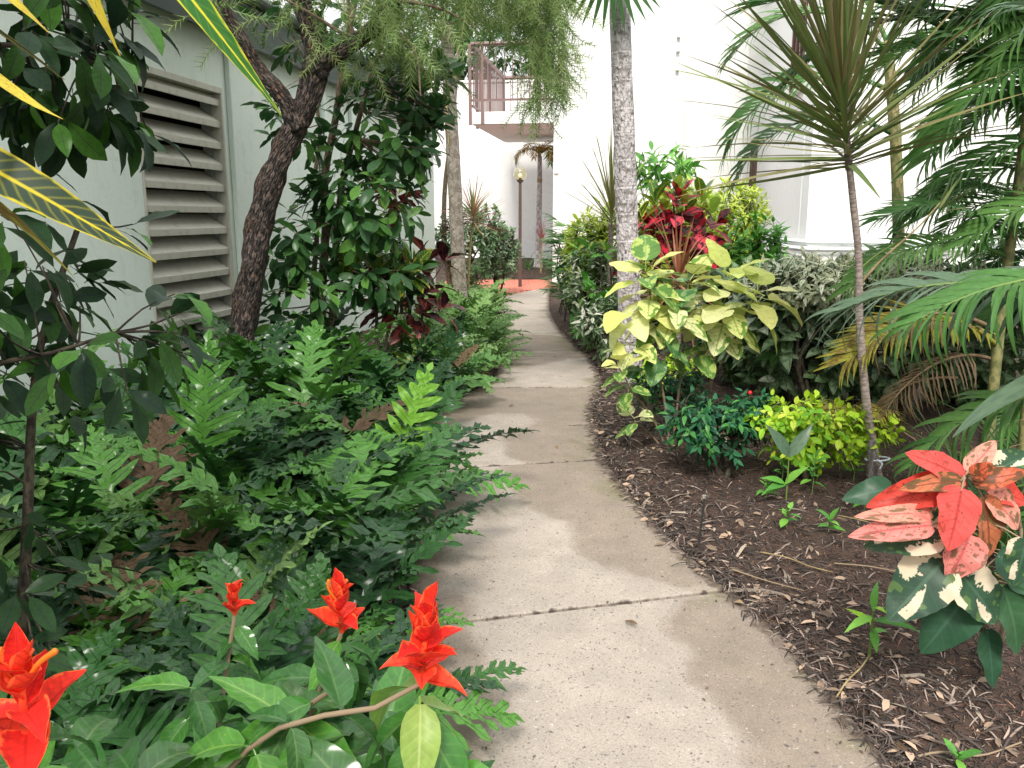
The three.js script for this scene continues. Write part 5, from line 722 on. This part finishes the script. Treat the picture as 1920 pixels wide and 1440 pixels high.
  const F = thing('grassy_clump', 'yellow green drooping palm shoot left of the dragon tree stake', 'plant', [2.38, groundY(2.38, -5.2), -5.2]); for (const [d, s] of [[[-.3, 1, .1], .6], [[.1, 1, .2], .5]]) addFrond(F, hang, [GREEN.yellowPalm[0], GREEN.palm[2]], V(0, .1, 0), v3(d), V(.5, .5, -.5), s);
}
{ // red flowering plant close to the camera
  const t = thing('red_flower_plant', 'wet leafy plant with four red bracted flower heads beside the path', 'plant', [-.5, 0, -1.15]), o3 = (a) => a.map(([x, y, z]) => [x + .5, y, z + 1.15]);
  const st = [[[-.55, -.05, -1.2], [-.5, .5, -1.15], [-.42, .8, -1.05], [-.3, .93, -1.0], [-.18, .96, -.99], [-.12, .99, -1.0]], [[-.55, -.05, -1.2], [-.45, .5, -1.25], [-.35, .75, -1.25], [-.28, .93, -1.25]], [[-.55, -.05, -1.2], [-.55, .5, -1.3], [-.53, .75, -1.38], [-.508, .885, -1.4]], [[-.55, -.05, -1.2], [-.6, .5, -1.0], [-.57, .85, -.85], [-.525, 1.045, -.8]], [[-.5, .5, -1.15], [-.38, .8, -1.12], [-.3, .9, -1.08], [-.25, .95, -1.05]]];
  for (const p of st) part(t, 'stem', tube(o3(p), .0058, .0036, { rad: 8 }), mStick);
  const G = variants(4, (i) => leafGeo(.13, .058, SH.ovate, { segs: 10, cols: 4, fold: .18 + .06 * i, curl: .3 + .3 * i, wave: .045, waveN: 3, petiole: .012, petW: .004 }));
  const FL = vary([[60, 116, 42], [50, 100, 40], [76, 134, 46], [64, 108, 52]], [130, 168, 86], { n: 8, va: .4, mott: .3, speck: .006, sc: [150, 160, 60] }, { clearcoat: .8, clearcoatRoughness: .15 }), FY = vary([[150, 178, 84], [128, 166, 72]], [190, 204, 130], { n: 8, va: .35 }, { clearcoat: .5, transmission: .4 });
  const heads = [[[-.121, .992, -1.0], [.1, 1, .05], 1.0], [[-.28, .93, -1.25], [0, 1, .1], .86], [[-.508, .885, -1.4], [.05, 1, .1], .56], [[-.525, 1.045, -.8], [.05, 1, .05], .98]];
  const bract = variants(3, (i) => leafGeo(.062, .046, SH.ovate, { segs: 10, cols: 6, fold: .6, curl: [.9, .2, -.5][i], wave: .08, waveN: 1.3, ph: i }));
  const RED = [[236, 54, 34], [242, 70, 40], [224, 40, 30]].map((c) => leafMat({ map: veined(c, [188, 26, 22], { n: 6, va: .4, mott: .35, edge: [250, 112, 60], speck: .006, sc: [140, 60, 30] }), transmission: .25, clearcoat: .15 })), ORG = leafMat({ color: 0xf0862a, transmission: .2 });
  heads.forEach(([p, ax, s], hi) => {
    const P = v3(p).sub(t.position), A = v3(ax).normalize(), X = A.clone().cross(V(0, 0, 1)).normalize(), Y = A.clone().cross(X), n = [17, 11, 9, 12][hi];
    const f = part(t, 'flower_head', tube([P, P.clone().addScaledVector(A, .09 * s)], .005, .003, { rad: 6 }), RED[2]); f.userData.label = 'red bracted flower head';
    for (let i = 0; i < n; i++) { const q = i / n, az = i * (hi ? 2.2 : GA) + hi, el = lerp(.3, 1.3, q) + R(-.25, .25), rad = X.clone().multiplyScalar(Math.cos(az)).addScaledVector(Y, Math.sin(az)), d = rad.clone().multiplyScalar(Math.cos(el)).addScaledVector(A, Math.sin(el)); put(f, 'bract', pick(bract), pick(RED), P.clone().addScaledVector(A, q * .1 * s), d, A.clone().addScaledVector(rad, -.6), s * (hi === 3 && i < 3 ? 1.4 : lerp(1.15, .8, q)) * R(.85, 1.1)); }
    if (hi !== 0) for (let i = 0; i < [0, 2, 1, 3][hi]; i++) { const b0 = P.clone().addScaledVector(A, .06 * s), d = A.clone().addScaledVector(X, [-.55, .1, .6][i]); part(f, 'petal_tube', tube([b0, b0.clone().addScaledVector(d, .035 * s), b0.clone().addScaledVector(d, .052 * s).addScaledVector(X, .01)], .0018 * s, .0036 * s, { rad: 7 }), i % 2 ? RED[1] : ORG); }
    const l = []; whorl(l, P.clone().addScaledVector(A, -.01), A, [7, 6, 5, 6][hi], { droop: .8, open: [1.2, 1.9], off: .012 }); l.forEach((q, i) => put(t, 'leaf', pick(G), hi === 0 && i < 3 ? pick(FY) : pick(FL), q.p, q.dir, q.up, q.s * [1.05, .85, .6, .9][hi]));
  });
  const list = []; for (const p of st) { const c = new THREE.CatmullRomCurve3(o3(p).map(v3)); for (let i = 0; i < 9; i++) { const q = lerp(.42, .97, i / 9), tg = c.getTangentAt(q); whorl(list, c.getPointAt(q), tg.clone().addScaledVector(UP, .5), 2, { droop: .75, open: [1.0, 1.5], size: R(.8, 1.15), off: 0 }); } }
  for (let i = 0; i < 34; i++) whorl(list, V(R(-.15, .42), R(.74, .9), R(-.05, .3)), V(R(-.4, .4), 1, R(-.2, .5)), 4, { droop: .7, open: [.9, 1.5], size: R(.9, 1.25) });
  for (let i = 0; i < 26; i++) whorl(list, V(R(-.25, .42), R(.55, .8), R(-.1, .42)), V(R(-.4, .4), 1, R(-.2, .5)), 3, { droop: .5, open: [.9, 1.5], size: R(.9, 1.25) });
  leaves(t, list, { geos: G, mats: FL });
}
{ // the tree that shades the near bed, its crown above the picture
  const t = thing('shade_tree', 'broad crowned tree overhead shading the near fern bed', 'tree', [-2.9, 0, 1.2]);
  part(t, 'trunk', tube([[0, -.05, 0], [.05, 1.5, 0], [.2, 3, -.3], [.5, 4.2, -1]], .16, .08, { rad: 10 }), mStemGrey); part(t, 'limb', tube([[.2, 3, -.3], [1, 3.7, -1.6], [1.3, 4.3, -3.2]], .08, .03), mStemGrey); part(t, 'limb', tube([[.15, 2.8, -.2], [-.6, 3.6, -1.6], [-.4, 4.2, -3.6]], .07, .03), mStemGrey);
  const l = []; for (let i = 0; i < 320; i++) { const z = R(-4.9, 1), x = R(-1.6, 2.2), y = Math.max(3.35, 3.1 + (-(z + 1.2)) * .03 + R(0, 1.5)) + (z < -3 ? .35 : 0); whorl(l, V(x, y, z), V(R(-1, 1), .4, R(-1, 1)), 7, { droop: .4 }); }
  leaves(t, l, { geos: variants(2, () => leafGeo(.19, .08, SH.lance, { segs: 4, curl: .4 })), mats: GREEN.broad, most: 0 });
}
// ---------------------------------------------------------------- beyond the back wall
for (const [x, z, h, lab] of [[-1.6, -28, 9, 'dark leafy tree behind the back wall left of the balcony'], [.6, -28.5, 9.5, 'dark leafy tree showing through the balcony railing'], [-4.2, -27.5, 8, 'leafy tree behind the back wall above the low roof']]) {
  const t = thing('background_tree', lab, 'tree', [x, 0, z], 'trees beyond the back wall');
  part(t, 'trunk', tube([[0, -.05, 0], [.1, 3, 0], [0, 6, .1], [.1, 7.5, 0]], .16, .06, { rad: 9 }), mStemDark);
  const l = []; for (let i = 0; i < 210; i++) { const d = sph(R(0, 6.28), R(-1.2, 1.4)), r = Math.pow(rnd(), .4); whorl(l, V(d.x * 1.7 * r, h * .7 + d.y * 2.2 * r, d.z * 1.2 * r), d, 7, { droop: .3 }); } leaves(t, l, { geos: variants(2, () => leafGeo(.3, .12, SH.lance, { segs: 4, curl: .5 })), mats: [...GREEN.broad, GREEN.dark[0]], most: 40 });
}
// ---------------------------------------------------------------- litter on the mulch and the path
{
  const shred = (() => { const b = bag(); strip(b, V(0, 0, 0), V(0, 1, 0), V(0, 0, 1), 1, .075, SH.needle, { segs: 4, cols: 1, curl: 1.1, fold: 0 }); return geoOf(b); })(), chip = leafGeo(1, .4, SH.oval, { segs: 3, cols: 2, curl: .5, fold: .3 });
  const spots = []; for (let i = 0; i < 60000 && spots.length < 26000; i++) { const z = -Math.pow(R(1.2, 3.4), 2), side = rnd() < .76 ? 1 : -1, x = side > 0 ? xr(z) + Math.pow(rnd(), 1.2) * R(.02, 2.2) - .02 : xl(z) - Math.pow(rnd(), 1.5) * .8; spots.push([x, z]); }
  const mk = (name, lab, g, n, col, size, cat) => { const im = new THREE.InstancedMesh(g, std({ color: 0xffffff, roughness: .9 }), n), c = new THREE.Color(); im.name = name; im.castShadow = im.receiveShadow = true; im.userData = { kind: 'stuff', label: lab, category: cat }; for (let i = 0; i < n; i++) { const [x, z] = spots[(i * 7 + 3) % spots.length], px = x + R(-.05, .05), pz = z + R(-.05, .05), y = Math.max(groundY(px, pz), px > xl(pz) && px < xr(pz) ? .003 : -9); im.setMatrixAt(i, basis(V(px, y + R(.0, .012), pz), sph(R(0, 6.28), R(-.25, .35)), V(R(-.8, .8), 1, R(-.8, .8)), R(...size), M4)); const k = col(); im.setColorAt(i, c.setRGB(...k)); } scene.add(im); };
  mk('mulch_litter', 'shredded bark strips strewn over the mulch', shred, 26000, () => { const k = rnd() < .74 ? R(.015, .075) : R(.09, .32); return [k * 1.2, k * .93, k * .78]; }, [.03, .13], 'mulch');
  mk('leaf_litter', 'dry brown leaves scattered on the mulch', chip, 1300, () => { const k = R(.06, .4); return [k * 1.2, k * .85, k * .6]; }, [.018, .075], 'leaf litter');
  mk('straw_litter', 'long pale dry stalks strewn over the mulch', shred, 260, () => { const k = R(.12, .4); return [k * 1.15, k * .95, k * .75]; }, [.16, .34], 'straw');
  { const n = 700, im = new THREE.InstancedMesh(chip, std({ color: 0xffffff, roughness: .95 }), n), c = new THREE.Color(); im.name = 'path_debris'; im.castShadow = im.receiveShadow = true; im.userData = { kind: 'stuff', label: 'soil crumbs and bits of leaf on the concrete path', category: 'debris' };
    for (let i = 0; i < n; i++) { const z = -Math.pow(R(1.4, 3.2), 2), a = xl(z), b = xr(z), e = rnd() < .6 ? Math.pow(rnd(), 2) * .2 : rnd() * .9, x = rnd() < .5 ? lerp(a, b, e) : lerp(b, a, e); im.setMatrixAt(i, basis(V(x, .004, z), sph(R(0, 6.28), R(-.1, .3)), V(R(-.5, .5), 1, R(-.5, .5)), R(.004, .02), M4)); const k = R(.03, .16); im.setColorAt(i, c.setRGB(k * 1.2, k * .85, k * .65)); } scene.add(im); }
  const dl = variants(2, (i) => leafGeo(.06, .024, SH.oval, { segs: 5, fold: .5, curl: 1.1 - i, wave: .1 }));
  [[.31, -5.62, 'curled brown leaf lying in the middle of the path'], [.45, -3.05, 'thin dry leaf just below the nearest path joint'], [.97, -3.2, 'pale dry leaf at the right path edge by the nearest joint'], [1.17, -2.28, 'pale curled leaf at the path edge in the near corner'], [.02, -6.9, 'small yellow leaf on the damp slab by the ferns'], [-.05, -1.75, 'brown dead leaf by the largest red flower']].forEach(([x, z, lab], i) => { const m = lone('dry_leaf', lab, 'leaf', dl[i % 2], mDead[i % 4], null, 'dry leaves on the path'); basis(V(x, .012, z), sph(R(0, 6), .1), V(R(-.4, .4), 1, .2), R(.9, 1.4), M4).decompose(m.position, m.quaternion, m.scale); });
  [[[1.0, -3.5], [1.25, -3.3], 'straw coloured twig lying at the path edge by the nearest joint'], [[1.05, -2.5], [1.3, -2.75], 'long pale stalk lying across the mulch near the path'], [[1.12, -2.2], [1.55, -2.25], 'thin grey stick near the bottom of the mulch bed'], [[1.75, -4.2], [1.95, -3.85], 'tan stalk lying between the weeds'], [[1.5, -3.6], [1.85, -3.35], 'tan stalk pointing at the copperleaf'], [[1.2, -3.75], [1.45, -3.5], 'bent grey twig behind the marker spike']].forEach(([a, b, lab], i) => { const p = (t) => { const x = lerp(a[0], b[0], t), z = lerp(a[1], b[1], t); return [x + Math.sin(t * 3) * .02, groundY(x, z) + .018, z]; }; lone('twig', lab, 'twig', tube([p(0), p(.33), p(.66), p(1)], .004, .0025, { rad: 5 }), i % 2 ? mTan : mStick, null, 'twigs on the mulch'); });
  const s = thing('cut_stub', 'orange brown cut stub sticking out of the mulch near the stake', 'stub', [1.86, groundY(1.86, -3.6), -3.6]); part(s, 'stub_stem', tube([[0, -.02, 0], [-.005, .06, 0], [-.01, .13, 0]], .009, .005), std({ color: 0xa8632c, roughness: .7 }));
  const b = thing('red_berry', 'single red berry above the dwarf shrub', 'berry', [1.62, .42, -5.5]); part(b, 'fruit', new THREE.SphereGeometry(.016, 14, 10), std({ color: 0xd0202c, roughness: .3 })); part(b, 'berry_stalk', tube([[0, -.01, 0], [-.02, -.2, 0], [-.03, -.43, 0]], .0025, .003, { rad: 4 }), mGreenStem);
}
renderer.render(scene, camera);
